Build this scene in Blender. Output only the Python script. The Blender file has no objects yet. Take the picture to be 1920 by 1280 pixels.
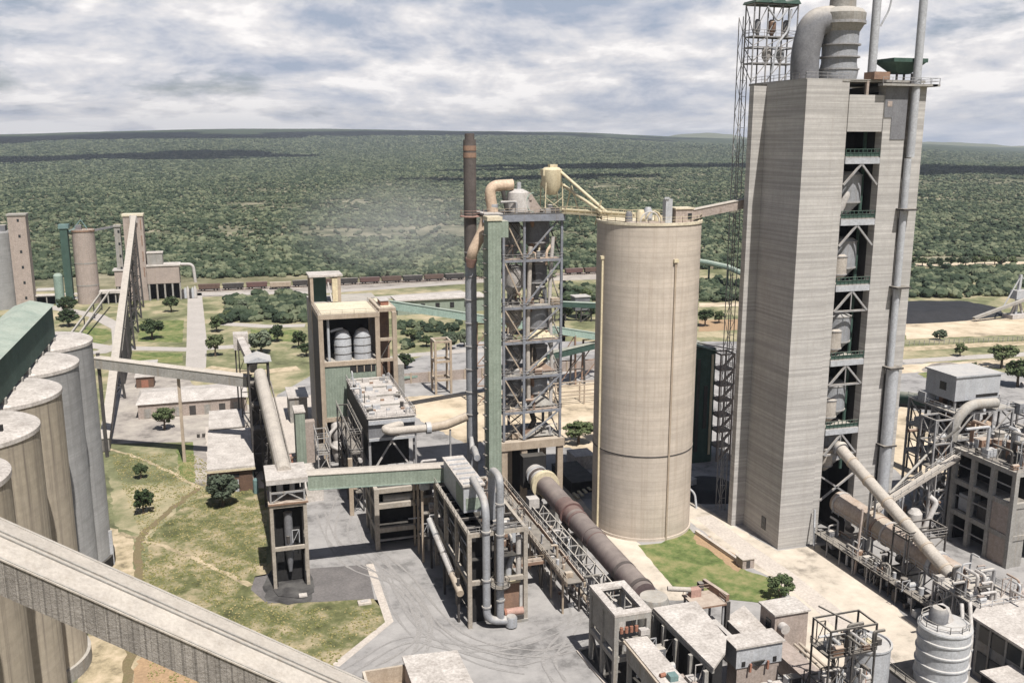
import bpy, math, random
from mathutils import Vector, noise
S = bpy.context.scene
rnd = random.Random(7)
R = math.radians
# ---------------------------------------------------------------- camera
# plant grid is axis aligned: +Y runs along the kilns (away), +X to the right; metres
F = 1765.0; PITCH = math.atan(378 / F); H = 80.0; YAW = R(17.1)
cd = bpy.data.cameras.new("camera"); cam = bpy.data.objects.new("camera", cd); S.collection.objects.link(cam)
cd.sensor_width = 36.0; cd.lens = 36.0 * F / 1920.0; cd.clip_start = 1; cd.clip_end = 40000
cam.location = (0, 0, H); cam.rotation_euler = (math.pi / 2 - PITCH, 0, -YAW)
S.camera = cam
sp, cp, sy, cy = math.sin(PITCH), math.cos(PITCH), math.sin(YAW), math.cos(YAW)
def ray(px, py):
    r = (px - 960) / F; u = -(py - 640) / F; a = cp + u * sp
    return (r * cy + a * sy, a * cy - r * sy, -sp + u * cp)
def G(px, py, z=0.0):
    d = ray(px, py); t = (z - H) / d[2]; return (d[0] * t, d[1] * t, z)
def onX(px, py, X):
    d = ray(px, py); t = X / d[0]; return (X, d[1] * t, H + d[2] * t)
def onY(px, py, Y):
    d = ray(px, py); t = Y / d[1]; return (d[0] * t, Y, H + d[2] * t)
# ---------------------------------------------------------------- light
EL, AZ = R(60), R(172)
S.view_settings.view_transform = 'Standard'; S.view_settings.look = 'None'
S.view_settings.exposure = 0.5; S.view_settings.gamma = 1.0
sl = bpy.data.lights.new("sun", 'SUN'); sl.energy = 5.0; sl.angle = R(0.5); sl.color = (1.0, 0.968, 0.915)
so = bpy.data.objects.new("sun", sl); S.collection.objects.link(so)
sd = Vector((math.sin(AZ) * math.cos(EL), math.cos(AZ) * math.cos(EL), math.sin(EL)))
so.rotation_euler = sd.to_track_quat('Z', 'Y').to_euler()
W = bpy.data.worlds.new("World"); S.world = W; W.use_nodes = True
def build_world():
    nt = W.node_tree; n = nt.nodes; l = nt.links; n.clear()
    out = n.new('ShaderNodeOutputWorld'); mx = n.new('ShaderNodeMixShader')
    sk = n.new('ShaderNodeTexSky'); sk.sky_type = 'NISHITA'; sk.sun_disc = False
    sk.sun_elevation = EL; sk.sun_rotation = AZ; sk.air_density = 1.0; sk.dust_density = 1.5
    b1 = n.new('ShaderNodeBackground'); b1.inputs[1].default_value = 0.05
    b2 = n.new('ShaderNodeBackground'); b2.inputs[1].default_value = 1.13
    l.new(sk.outputs[0], b1.inputs[0])
    tc = n.new('ShaderNodeTexCoord'); sep = n.new('ShaderNodeSeparateXYZ'); l.new(tc.outputs['Generated'], sep.inputs[0])
    def m(op, a, b=None):
        q = n.new('ShaderNodeMath'); q.operation = op
        for i, v in enumerate((a, b)):
            if v is None: continue
            if isinstance(v, (int, float)): q.inputs[i].default_value = v
            else: l.new(v, q.inputs[i])
        return q.outputs[0]
    zc = m('MAXIMUM', sep.outputs[2], 0.0)
    cmb = n.new('ShaderNodeCombineXYZ'); l.new(m('MULTIPLY', sep.outputs[0], 2.7), cmb.inputs[0]); l.new(m('MULTIPLY', sep.outputs[1], 2.7), cmb.inputs[1])
    l.new(m('MULTIPLY', m('POWER', m('ADD', zc, 0.004), 0.62), 4.9), cmb.inputs[2])
    def nz(sc, det, rough, off=(0, 0, 0), dist=0.0):
        mp = n.new('ShaderNodeMapping'); mp.inputs['Location'].default_value = off
        l.new(cmb.outputs[0], mp.inputs[0])
        t = n.new('ShaderNodeTexNoise'); t.inputs['Scale'].default_value = sc; t.inputs['Detail'].default_value = det
        t.inputs['Roughness'].default_value = rough; t.inputs['Distortion'].default_value = dist
        l.new(mp.outputs[0], t.inputs['Vector']); return t.outputs['Fac']
    O = (3.1, 2.2, 1.0)
    big = nz(1.0, 10, 0.60, O, 0.3); up = nz(1.0, 6, 0.60, (O[0], O[1], O[2]+0.12), 0.25); fine = nz(3.6, 8, 0.62, (4, 1, 2), 0.3); wide = nz(0.5, 3, 0.5, (9, 3, 1))
    dens = m('ADD', m('ADD', m('MULTIPLY', big, 0.60), m('MULTIPLY', fine, 0.18)), m('MULTIPLY', wide, 0.22))
    thr = m('ADD', m('MULTIPLY', m('MULTIPLY', zc, zc), 2.0), 0.35)
    mask = n.new('ShaderNodeMapRange'); l.new(m('SUBTRACT', dens, thr), mask.inputs[0])
    mask.inputs[1].default_value = 0.0; mask.inputs[2].default_value = 0.08
    # sunlit tops where density falls off upward, blue-grey flat bases
    lit = m('ADD', m('MULTIPLY', m('SUBTRACT', big, up), 3.6), m('MULTIPLY', m('SUBTRACT', fine, 0.5), 1.7))
    core = n.new('ShaderNodeMapRange'); l.new(m('SUBTRACT', m('MULTIPLY', m('SUBTRACT', wide, 0.5), 0.5), lit), core.inputs[0])
    core.inputs[1].default_value = -0.30; core.inputs[2].default_value = 0.42
    cr = n.new('ShaderNodeValToRGB'); l.new(core.outputs[0], cr.inputs[0])
    e = cr.color_ramp.elements; e[0].position = 0.0; e[0].color = (0.68, 0.655, 0.64, 1)
    e[1].position = 1.0; e[1].color = (0.25, 0.29, 0.365, 1)
    q = e.new(0.25); q.color = (0.54, 0.525, 0.53, 1)
    q = e.new(0.5); q.color = (0.44, 0.445, 0.475, 1)
    q = e.new(0.72); q.color = (0.345, 0.365, 0.42, 1)
    l.new(cr.outputs[0], b2.inputs[0])
    l.new(mask.outputs[0], mx.inputs[0]); l.new(b1.outputs[0], mx.inputs[1]); l.new(b2.outputs[0], mx.inputs[2])
    l.new(mx.outputs[0], out.inputs[0])
build_world()

# ---------------------------------------------------------------- materials
def mat(name, c1, c2=None, sc=0.6, rough=0.85, bump=0.15, streak=0.0, band=0.0, bandsc=1.0, dust=0.0, metal=0.0,
        wave=None, stain=(0.20, 0.15, 0.10), flecks=0.0, brick=None, lines=0.0, rings=0.5, mottle=0, speck=0.5):
    M = bpy.data.materials.new(name); M.use_nodes = True; nt = M.node_tree; n = nt.nodes; l = nt.links
    P = n['Principled BSDF']; P.inputs['Roughness'].default_value = rough; P.inputs['Metallic'].default_value = metal
    P.inputs['Specular IOR Level'].default_value = 0.3
    if c2 is None: c2 = tuple(c * 0.72 for c in c1)
    tc = n.new('ShaderNodeTexCoord'); ob = tc.outputs['Object']
    def mp(s):
        q = n.new('ShaderNodeMapping'); q.inputs['Scale'].default_value = s; l.new(ob, q.inputs[0]); return q.outputs[0]
    def nz(v, s, d=6, r=0.6):
        t = n.new('ShaderNodeTexNoise'); t.inputs['Scale'].default_value = s; t.inputs['Detail'].default_value = d
        t.inputs['Roughness'].default_value = r; l.new(v, t.inputs['Vector']); return t.outputs['Fac']
    def mr(v, a, b, c=0.0, d=1.0):
        q = n.new('ShaderNodeMapRange'); q.inputs[1].default_value = a; q.inputs[2].default_value = b
        q.inputs[3].default_value = c; q.inputs[4].default_value = d; l.new(v, q.inputs[0]); return q.outputs[0]
    def mix(f, a, b, bt='MIX'):
        q = n.new('ShaderNodeMix'); q.data_type = 'RGBA'; q.blend_type = bt
        if isinstance(f, (int, float)): q.inputs[0].default_value = f
        else: l.new(f, q.inputs[0])
        for i, v in ((6, a), (7, b)):
            if isinstance(v, tuple): q.inputs[i].default_value = (*v[:3], 1)
            else: l.new(v, q.inputs[i])
        return q.outputs[2]
    n1 = nz(ob, sc); col = mix(mr(n1, 0.3, 0.7), c2, c1)
    n2 = nz(ob, sc * 7, 4); col = mix(0.35, col, mix(mr(n2, 0.3, 0.7), (0.62, 0.61, 0.60), (1.0, 1.0, 1.0)), 'MULTIPLY')
    n3 = nz(ob, max(2.2, sc * 6), 5, 0.75); col = mix(speck, col, mix(mr(n3, 0.34, 0.62), (0.50, 0.48, 0.46), (1.12, 1.12, 1.12)), 'MULTIPLY')
    hgt = n3
    if streak:
        s = nz(mp((1.3, 1.3, 0.035)), 1.0, 5, 0.65); col = mix(mr(s, 0.5, 0.72, 0, streak), col, stain)
    if band:
        b = nz(mp((0.03, 0.03, bandsc)), 1.0, 3, 0.7); col = mix(mr(b, 0.36, 0.64, band, 0.0), col, tuple(c * 0.42 for c in c1))
    if lines:
        w = n.new('ShaderNodeTexWave'); w.bands_direction = 'Z'; w.inputs['Scale'].default_value = lines
        w.inputs['Distortion'].default_value = 0.25; l.new(ob, w.inputs['Vector'])
        col = mix(mr(w.outputs['Fac'], 0.0, 0.16, rings, 0.0), col, tuple(c * 0.55 for c in c1))
    if wave:
        w = n.new('ShaderNodeTexWave'); w.bands_direction = wave[0]; w.inputs['Scale'].default_value = wave[1]
        w.inputs['Distortion'].default_value = 0.2; l.new(ob, w.inputs['Vector']); hgt = w.outputs['Fac']
        col = mix(mr(w.outputs['Fac'], 0, 1, wave[2], 0), col, tuple(c * 0.45 for c in c1))
    if brick:
        b = n.new('ShaderNodeTexBrick'); l.new(mp(brick[1]), b.inputs['Vector']); b.inputs['Scale'].default_value = brick[0]
        b.inputs['Mortar Size'].default_value = 0.02
        b.inputs['Color1'].default_value = (1, 1, 1, 1); b.inputs['Color2'].default_value = (0.72, 0.72, 0.72, 1); b.inputs['Mortar'].default_value = (0.45, 0.45, 0.45, 1)
        col = mix(0.8, col, b.outputs['Color'], 'MULTIPLY')
    if flecks:
        v = nz(ob, sc * 22, 2); col = mix(mr(v, 0.58, 0.7, 0, flecks), col, tuple(c * 0.35 for c in c1))
    if dust:
        g = n.new('ShaderNodeNewGeometry'); sx = n.new('ShaderNodeSeparateXYZ'); l.new(g.outputs['Normal'], sx.inputs[0])
        q = n.new('ShaderNodeMath'); q.operation = 'MULTIPLY'; l.new(mr(sx.outputs[2], 0.25, 0.9, 0, dust), q.inputs[0]); l.new(mr(n1, 0.25, 0.6, 0.45, 1), q.inputs[1])
        col = mix(q.outputs[0], col, (0.50, 0.45, 0.385))
    l.new(col, P.inputs['Base Color'])
    if mottle:
        q1 = nz(ob, mottle, 9, 0.72); q2 = nz(ob, mottle*0.3, 5, 0.6)
        ad = n.new('ShaderNodeMath'); ad.operation = 'MULTIPLY_ADD'; l.new(q2, ad.inputs[0]); ad.inputs[1].default_value = 0.6; l.new(q1, ad.inputs[2])
        rr_ = n.new('ShaderNodeValToRGB'); l.new(ad.outputs[0], rr_.inputs[0]); e_ = rr_.color_ramp.elements
        e_[0].position = 0.62; e_[0].color = (*[c * 0.45 for c in c1], 1); e_[1].position = 0.98; e_[1].color = (*c2, 1)
        x_ = e_.new(0.76); x_.color = (*c1, 1); x_ = e_.new(0.86); x_.color = (*[(a_ + b_) / 2 for a_, b_ in zip(c1, c2)], 1)
        l.new(rr_.outputs[0], P.inputs['Base Color'])
    if bump:
        bn = n.new('ShaderNodeBump'); bn.inputs['Strength'].default_value = min(1, bump * 2); bn.inputs['Distance'].default_value = bump
        l.new(hgt, bn.inputs['Height']); l.new(bn.outputs[0], P.inputs['Normal'])
    return M
M = dict(
 tower=mat('tower_concrete', (0.50, 0.475, 0.45), (0.43, 0.41, 0.385), 0.14, speck=0.15, band=0.62, bandsc=1.9, streak=0.25, stain=(0.28, 0.24, 0.2), lines=0.42),
 silo=mat('silo_concrete', (0.56, 0.485, 0.41), (0.48, 0.415, 0.35), 0.09, speck=0.1, band=0.3, bandsc=0.6, streak=0.55, stain=(0.33, 0.265, 0.205), rings=0.3, lines=0.32),
 silo_tan=mat('stained_concrete', (0.40, 0.345, 0.265), (0.32, 0.275, 0.22), 0.15, speck=0.12, band=0.2, streak=0.9, stain=(0.14, 0.115, 0.095)),
 silo_grey=mat('grey_concrete_silo', (0.35, 0.345, 0.34), (0.26, 0.255, 0.25), 0.3, speck=0.15, band=0.3, streak=0.5, stain=(0.16, 0.155, 0.15), rings=0.25, lines=0.6),
 conc=mat('concrete', (0.40, 0.355, 0.30), (0.29, 0.26, 0.225), 0.3, streak=0.5, stain=(0.2, 0.15, 0.11), dust=0.3),
 concg=mat('grey_concrete', (0.34, 0.325, 0.30), (0.25, 0.24, 0.225), 0.3, streak=0.5, dust=0.4),
 concp=mat('pink_concrete', (0.40, 0.33, 0.29), (0.32, 0.27, 0.24), 0.3, streak=0.3),
 roof=mat('dusty_roof', (0.60, 0.555, 0.515), (0.38, 0.345, 0.315), 0.3, flecks=0.35, speck=0.65),
 cream=mat('cream_roof', (0.68, 0.61, 0.47), (0.55, 0.48, 0.36), 0.4),
 gallroof=mat('gallery_roof', (0.47, 0.425, 0.375), (0.36, 0.325, 0.29), 0.5, streak=0.2, dust=0.3),
 gallside=mat('gallery_cladding', (0.36, 0.33, 0.30), (0.26, 0.238, 0.218), 0.7, flecks=0.7, bump=0.3, brick=(1.0, (0.9, 0.9, 1.5))),
 green=mat('pale_green_cladding', (0.29, 0.335, 0.275), (0.215, 0.255, 0.205), 0.5, streak=0.35, stain=(0.12, 0.13, 0.1), wave=('X', 0.45, 0.22), dust=0.7),
 dgreen=mat('dark_green_cladding', (0.058, 0.105, 0.085), (0.038, 0.07, 0.056), 0.5, streak=0.2, stain=(0.1, 0.12, 0.1), dust=0.55),
 glight=mat('light_green_roof', (0.27, 0.35, 0.30), (0.20, 0.27, 0.23), 0.25, dust=0.3, flecks=0.2),
 steel=mat('painted_steel', (0.34, 0.335, 0.34), (0.24, 0.235, 0.235), 0.8, 0.6, 0.03, streak=0.4, dust=0.75),
 lilac=mat('blue_grey_steel', (0.26, 0.275, 0.315), (0.165, 0.173, 0.195), 0.8, 0.6, 0.03, streak=0.3, dust=0.55),
 rust=mat('rusty_steel', (0.30, 0.19, 0.13), (0.20, 0.13, 0.10), 0.8, 0.8, 0.05, dust=0.6),
 tan=mat('tan_steel', (0.45, 0.37, 0.285), (0.34, 0.275, 0.215), 0.8, 0.8, 0.04, streak=0.5, dust=0.4),
 peach=mat('peach_duct', (0.60, 0.46, 0.34), (0.48, 0.36, 0.27), 0.4, 0.7, 0.03, streak=0.2),
 brown=mat('dark_steel', (0.075, 0.068, 0.064), (0.045, 0.041, 0.04), 0.8, 0.8, 0.04, dust=0.4),
 stackb=mat('stack_brown', (0.12, 0.10, 0.092), (0.08, 0.068, 0.063), 0.5, 0.7, 0.03),
 pipe=mat('grey_pipe', (0.31, 0.32, 0.34), (0.235, 0.24, 0.255), 0.6, 0.55, 0.03, streak=0.4, stain=(0.18, 0.15, 0.12), dust=0.5),
 galv=mat('galvanised_sheet', (0.45, 0.46, 0.48), (0.35, 0.36, 0.38), 0.5, 0.5, 0.03, streak=0.3, stain=(0.27, 0.25, 0.24), dust=0.5),
 white=mat('off_white_paint', (0.52, 0.49, 0.465), (0.40, 0.375, 0.355), 0.5, 0.7, 0.03, streak=0.3, stain=(0.4, 0.34, 0.28)),
 creamp=mat('cream_paint', (0.66, 0.58, 0.40), (0.52, 0.45, 0.32), 0.7, 0.7, 0.03, streak=0.4, stain=(0.35, 0.27, 0.17)),
 kiln=mat('kiln_shell', (0.155, 0.112, 0.108), (0.105, 0.08, 0.082), 0.25, 0.65, 0.03, dust=0.30, wave=('Y', 0.16, 0.35)),
 kilnr=mat('kiln_hot_band', (0.155, 0.085, 0.075), (0.11, 0.07, 0.068), 0.3, 0.65, 0.03, dust=0.15),
 kilnw=mat('pale_kiln_shell', (0.50, 0.43, 0.38), (0.36, 0.27, 0.20), 0.22, 0.7, 0.03, flecks=0.2),
 cyc=mat('cyclone_shell', (0.20, 0.20, 0.21), (0.14, 0.14, 0.15), 0.5, 0.7, 0.03, dust=0.8),
 brick=mat('brown_brick', (0.27, 0.165, 0.115), (0.21, 0.13, 0.095), 0.6, brick=(3.0, (1, 1, 1))),
 redo=mat('red_oxide', (0.33, 0.15, 0.10), (0.25, 0.12, 0.085), 0.8),
 pinkm=mat('faded_red_paint', (0.46, 0.29, 0.24), (0.36, 0.23, 0.19), 0.8),
 teal=mat('teal_paint', (0.17, 0.26, 0.25), (0.12, 0.18, 0.18), 0.8),
 dark=mat('dark_interior', (0.028, 0.027, 0.027), (0.018, 0.017, 0.017), 0.5, dust=0.12),  # near-black; also colours sheets that stand for shade inside open frames
 glass=mat('dark_glass', (0.03, 0.035, 0.04), None, 0.5, 0.2, 0),
 yard=mat('dusty_asphalt', (0.25, 0.238, 0.23), (0.335, 0.318, 0.305), 0.07, bump=0.05, mottle=0.14),
 yardd=mat('dark_dusty_slab', (0.185, 0.17, 0.165), (0.12, 0.112, 0.11), 0.2, bump=0.04),
 yardk=mat('coal_dust', (0.05, 0.047, 0.046), (0.10, 0.095, 0.09), 0.5, bump=0.03, mottle=0.3),
 apron=mat('stained_concrete_slab', (0.43, 0.375, 0.31), (0.56, 0.485, 0.40), 0.16, bump=0.04, mottle=0.14),
 pale=mat('pale_concrete_paving', (0.56, 0.50, 0.44), (0.45, 0.40, 0.36), 0.2, flecks=0.15, bump=0.04),
 road=mat('pale_road', (0.46, 0.42, 0.39), (0.38, 0.35, 0.32), 0.1, flecks=0.1, bump=0.03),
 sand=mat('sand', (0.43, 0.35, 0.25), (0.58, 0.48, 0.36), 0.08, bump=0.1, mottle=0.1),
 dirt=mat('orange_dirt', (0.40, 0.27, 0.16), (0.33, 0.225, 0.14), 0.15, flecks=0.3, bump=0.1),
 ditch=mat('ditch_earth', (0.20, 0.145, 0.09), (0.17, 0.15, 0.075), 0.5, bump=0.2),
 tyre=mat('tyre_dust', (0.305, 0.29, 0.278), (0.275, 0.26, 0.25), 0.5, bump=0),
 tyred=mat('tyre_dark', (0.30, 0.286, 0.276), (0.27, 0.257, 0.248), 0.5, bump=0),
 wagon=mat('wagon_brown', (0.15, 0.10, 0.08), None, 0.8),
 track=mat('worn_track', (0.33, 0.27, 0.175), (0.50, 0.40, 0.285), 0.4, bump=0.05, mottle=0.35),
 gravel=mat('grey_gravel', (0.27, 0.24, 0.215), (0.40, 0.36, 0.31), 0.15, bump=0.08, mottle=0.12),
 grass=mat('grass', (0.125, 0.13, 0.055), (0.40, 0.32, 0.215), 0.3, bump=0.3, mottle=0.22),
 lawn=mat('lawn', (0.11, 0.145, 0.045), (0.25, 0.22, 0.105), 0.3, bump=0.25, mottle=0.3),
 verge=mat('dry_verge', (0.155, 0.16, 0.08), (0.40, 0.33, 0.22), 0.05, bump=0.25, mottle=0.06),
 scrub=mat('scrub_ground', (0.10, 0.125, 0.05), (0.20, 0.19, 0.095), 0.05, flecks=0.5, bump=0.3),
 coal=mat('coal', (0.032, 0.032, 0.036), (0.018, 0.018, 0.02), 0.3, flecks=0.3, bump=0.3, rough=0.7),
 bark=mat('bark', (0.14, 0.105, 0.075), None, 2.0),
 conveyor=mat('lt_green_steel', (0.33, 0.43, 0.37), (0.25, 0.34, 0.29), 0.4, dust=0.35, streak=0.2),
)
def leafmat(name, a, b, c, sc=0.5):
    m_ = bpy.data.materials.new(name); m_.use_nodes = True; nt = m_.node_tree; n = nt.nodes; l = nt.links
    P = n['Principled BSDF']; P.inputs['Roughness'].default_value = 0.75; P.inputs['Specular IOR Level'].default_value = 0.2
    g = n.new('ShaderNodeNewGeometry'); oi = n.new('ShaderNodeObjectInfo'); ad = n.new('ShaderNodeMath'); ad.operation = 'ADD'
    tn = n.new('ShaderNodeTexNoise'); tn.inputs['Scale'].default_value = sc; l.new(g.outputs['Position'], tn.inputs['Vector'])
    l.new(tn.outputs['Fac'], ad.inputs[0])
    sb = n.new('ShaderNodeMath'); sb.operation = 'MULTIPLY_ADD'; l.new(oi.outputs['Random'], sb.inputs[0]); sb.inputs[1].default_value = 0.6; sb.inputs[2].default_value = -0.3
    l.new(sb.outputs[0], ad.inputs[1])
    r = n.new('ShaderNodeValToRGB'); l.new(ad.outputs[0], r.inputs[0]); e = r.color_ramp.elements
    e[0].position = 0.25; e[0].color = (*a, 1); e[1].position = 0.8; e[1].color = (*c, 1); q = e.new(0.5); q.color = (*b, 1)
    l.new(r.outputs[0], P.inputs['Base Color']); return m_
M['leaf'] = leafmat('leaves', (0.03, 0.045, 0.02), (0.058, 0.08, 0.034), (0.11, 0.13, 0.06), 1.2)
M['leafg'] = leafmat('grey_green_leaves', (0.06, 0.075, 0.05), (0.095, 0.115, 0.075), (0.16, 0.18, 0.12), 1.2)
M['bush'] = leafmat('bush_leaves', (0.022, 0.034, 0.019), (0.048, 0.065, 0.036), (0.135, 0.147, 0.088), 0.02)

# ---------------------------------------------------------------- mesh helpers
LINK = S.collection.objects.link
class MB:
    def __init__(s): s.v = []; s.f = []
    def q(s, pts, faces):
        o = len(s.v); s.v += [tuple(p) for p in pts]; s.f += [tuple(i + o for i in f) for f in faces]; return s
    def box(s, x0, x1, y0, y1, z0, z1):
        if x0 > x1: x0, x1 = x1, x0
        if y0 > y1: y0, y1 = y1, y0
        if z0 > z1: z0, z1 = z1, z0
        return s.q([(x0,y0,z0),(x1,y0,z0),(x1,y1,z0),(x0,y1,z0),(x0,y0,z1),(x1,y0,z1),(x1,y1,z1),(x0,y1,z1)],
            [(0,3,2,1),(4,5,6,7),(0,1,5,4),(1,2,6,5),(2,3,7,6),(3,0,4,7)])
    def beam(s, p, q, w, h=None):
        h = h or w; p = Vector(p); q = Vector(q); d = (q - p)
        if d.length < 1e-4: return s
        d.normalize(); up = Vector((0,0,1)) if abs(d.z) < 0.95 else Vector((0,1,0))
        a = d.cross(up).normalized() * (w/2); b = a.cross(d).normalized() * (h/2)
        return s.q([p-a-b,p+a-b,p+a+b,p-a+b,q-a-b,q+a-b,q+a+b,q-a+b],
            [(0,1,2,3),(4,7,6,5),(0,4,5,1),(1,5,6,2),(2,6,7,3),(3,7,4,0)])
    def tube(s, pts, r, n=12, caps=True):
        pts = [Vector(p) for p in pts]; rs = r if isinstance(r, (list, tuple)) else [r]*len(pts)
        d = (pts[1]-pts[0]).normalized(); up = Vector((0,0,1)) if abs(d.z) < 0.9 else Vector((0,1,0)); a = d.cross(up).normalized()
        o = len(s.v)
        for i, p in enumerate(pts):
            d = ((pts[min(i+1,len(pts)-1)] - pts[max(i-1,0)])).normalized()
            a = (a - d*a.dot(d)).normalized(); b = d.cross(a)
            for k in range(n):
                t = 2*math.pi*k/n; s.v.append(tuple(p + (a*math.cos(t)+b*math.sin(t))*rs[i]))
        for i in range(len(pts)-1):
            for k in range(n):
                k2 = (k+1) % n; s.f.append((o+i*n+k, o+i*n+k2, o+(i+1)*n+k2, o+(i+1)*n+k))
        if caps: s.f.append(tuple(o+k for k in reversed(range(n)))); s.f.append(tuple(o+(len(pts)-1)*n+k for k in range(n)))
        return s
    def lathe(s, c, prof, n=32):
        return s.tube([(c[0],c[1],c[2]+z) for r,z in prof], [r for r,z in prof], n) if False else s._l(c, prof, n)
    def _l(s, c, prof, n):
        o = len(s.v)
        for r, z in prof:
            for k in range(n):
                t = 2*math.pi*k/n; s.v.append((c[0]+r*math.cos(t), c[1]+r*math.sin(t), c[2]+z))
        for i in range(len(prof)-1):
            for k in range(n):
                k2 = (k+1) % n; s.f.append((o+i*n+k, o+i*n+k2, o+(i+1)*n+k2, o+(i+1)*n+k))
        s.f.append(tuple(o+k for k in reversed(range(n)))); s.f.append(tuple(o+(len(prof)-1)*n+k for k in range(n)))
        return s
    def prism(s, poly, z0, z1):
        n = len(poly); o = len(s.v)
        s.v += [(p[0],p[1],z0) for p in poly] + [(p[0],p[1],z1) for p in poly]
        s.f.append(tuple(o+i for i in reversed(range(n)))); s.f.append(tuple(o+n+i for i in range(n)))
        for i in range(n): j = (i+1) % n; s.f.append((o+i, o+j, o+n+j, o+n+i))
        return s
    def build(s, name, m, parent=None, label=None, smooth=False):
        me = bpy.data.meshes.new(name)
        if parent is not None: org = Vector(parent.get('_b', (0,0,0)))
        else:
            xs = [v[0] for v in s.v]; ys = [v[1] for v in s.v]; zs = [v[2] for v in s.v]
            org = Vector(((min(xs)+max(xs))/2, (min(ys)+max(ys))/2, min(zs)))
        me.from_pydata([tuple(Vector(v)-org) for v in s.v], [], s.f); me.validate()
        me.materials.append(M[m] if isinstance(m, str) else m)
        if smooth:
            me.shade_smooth()
            try: me.set_sharp_from_angle(angle=R(35))
            except Exception: pass
        o = bpy.data.objects.new(name, me); LINK(o)
        if parent is not None: o.parent = parent; o['_b'] = tuple(org)
        else: o.location = org
        if label: o['label'] = label
        return o
def thing(name, label, cat, loc, group=None):
    o = bpy.data.objects.new(name, None); LINK(o); o.location = loc; o['_b'] = tuple(loc); o.empty_display_size = 1
    o['label'] = label; o['category'] = cat
    if group: o['group'] = group
    return o
def tag(o, label, cat, group=None):
    o['label'] = label; o['category'] = cat
    if group: o['group'] = group
    return o
def structure(o): o['kind'] = 'structure'; return o
def bend(pts, r, k=6):   # round the corners of a polyline
    P = [Vector(p) for p in pts]; out = [P[0]]
    for i in range(1, len(P)-1):
        a, b, c = P[i-1], P[i], P[i+1]; d1 = (a-b); d2 = (c-b); t = min(r, d1.length*0.49, d2.length*0.49)
        p0 = b + d1.normalized()*t; p1 = b + d2.normalized()*t
        for j in range(k+1):
            u = j/k; out.append(p0*(1-u)**2 + b*2*u*(1-u) + p1*u*u)
    out.append(P[-1]); return out
def railing(T, pts, m='steel', h=1.1, step=2.0, th=0.07):
    b = MB()
    for i in range(len(pts)-1):
        p = Vector(pts[i]); q = Vector(pts[i+1]); n = max(1, int((q-p).length/step))
        for k in range(n+1):
            c = p.lerp(q, k/n); b.beam(c, c+Vector((0,0,h)), th)
        for hh in (h*0.5, h): b.beam(p+Vector((0,0,hh)), q+Vector((0,0,hh)), th)
    return b.build('railing', m, T)
def frame(T, xs, ys, zs, cw=0.6, bw=0.5, col='conc', bm=None, br=None, brm=None, brw=0.25, slabs=(), slabm='concg', rails=(), railm='steel', brsides='fl', style='x'):
    """columns at every xs*ys, a ring of beams at each z>zs[0], braces per panel on the chosen sides"""
    bm = bm or col; brm = brm or bm
    for i, x in enumerate(xs):
        for j, y in enumerate(ys):
            if 0 < i < len(xs)-1 and 0 < j < len(ys)-1: continue
            MB().box(x-cw/2, x+cw/2, y-cw/2, y+cw/2, zs[0], zs[-1]).build('column', col, T)
    for z in zs[1:]:
        b = MB(); h = bw*1.2
        for y in (ys[0], ys[-1]):
            for i in range(len(xs)-1): b.box(xs[i]+cw/2, xs[i+1]-cw/2, y-bw/2, y+bw/2, z-h, z-0.003)
        for x in (xs[0], xs[-1]):
            for j in range(len(ys)-1): b.box(x-bw/2, x+bw/2, ys[j]+cw/2, ys[j+1]-cw/2, z-h, z-0.003)
        b.build('floor_beam', bm, T)
        SL = None
        if z in slabs: SL = MB().box(xs[0]+cw/2+.01, xs[-1]-cw/2-.01, ys[0]+cw/2+.01, ys[-1]-cw/2-.01, z-0.25, z+0.02).build('floor_slab', slabm, T)
        if z in rails:
            e = cw/2+0.05
            railing(T, [(xs[0]-e,ys[-1]+e,z),(xs[0]-e,ys[0]-e,z),(xs[-1]+e,ys[0]-e,z),(xs[-1]+e,ys[-1]+e,z)], railm) if SL is None else railing(SL, [(xs[0]-e,ys[-1]+e,z),(xs[0]-e,ys[0]-e,z),(xs[-1]+e,ys[0]-e,z),(xs[-1]+e,ys[-1]+e,z)], railm)
    if br:
        for k in br:
            z0, z1 = zs[k]+0.1, zs[k+1]-bw
            segs = []
            if 'f' in brsides: segs += [((xs[i],ys[0]),(xs[i+1],ys[0])) for i in range(len(xs)-1)]
            if 'b' in brsides: segs += [((xs[i],ys[-1]),(xs[i+1],ys[-1])) for i in range(len(xs)-1)]
            if 'l' in brsides: segs += [((xs[0],ys[j]),(xs[0],ys[j+1])) for j in range(len(ys)-1)]
            if 'r' in brsides: segs += [((xs[-1],ys[j]),(xs[-1],ys[j+1])) for j in range(len(ys)-1)]
            for (a, c) in segs:
                b = MB()
                if style == 'x': b.beam((*a,z0),(*c,z1),brw); b.beam((*a,z1),(*c,z0),brw)
                elif style == '/': b.beam((*a,z0),(*c,z1),brw)
                elif style == 'v': m_ = ((a[0]+c[0])/2,(a[1]+c[1])/2); b.beam((*a,z0),(*m_,z1),brw); b.beam((*c,z0),(*m_,z1),brw)
                b.build('brace', brm, T)
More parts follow.
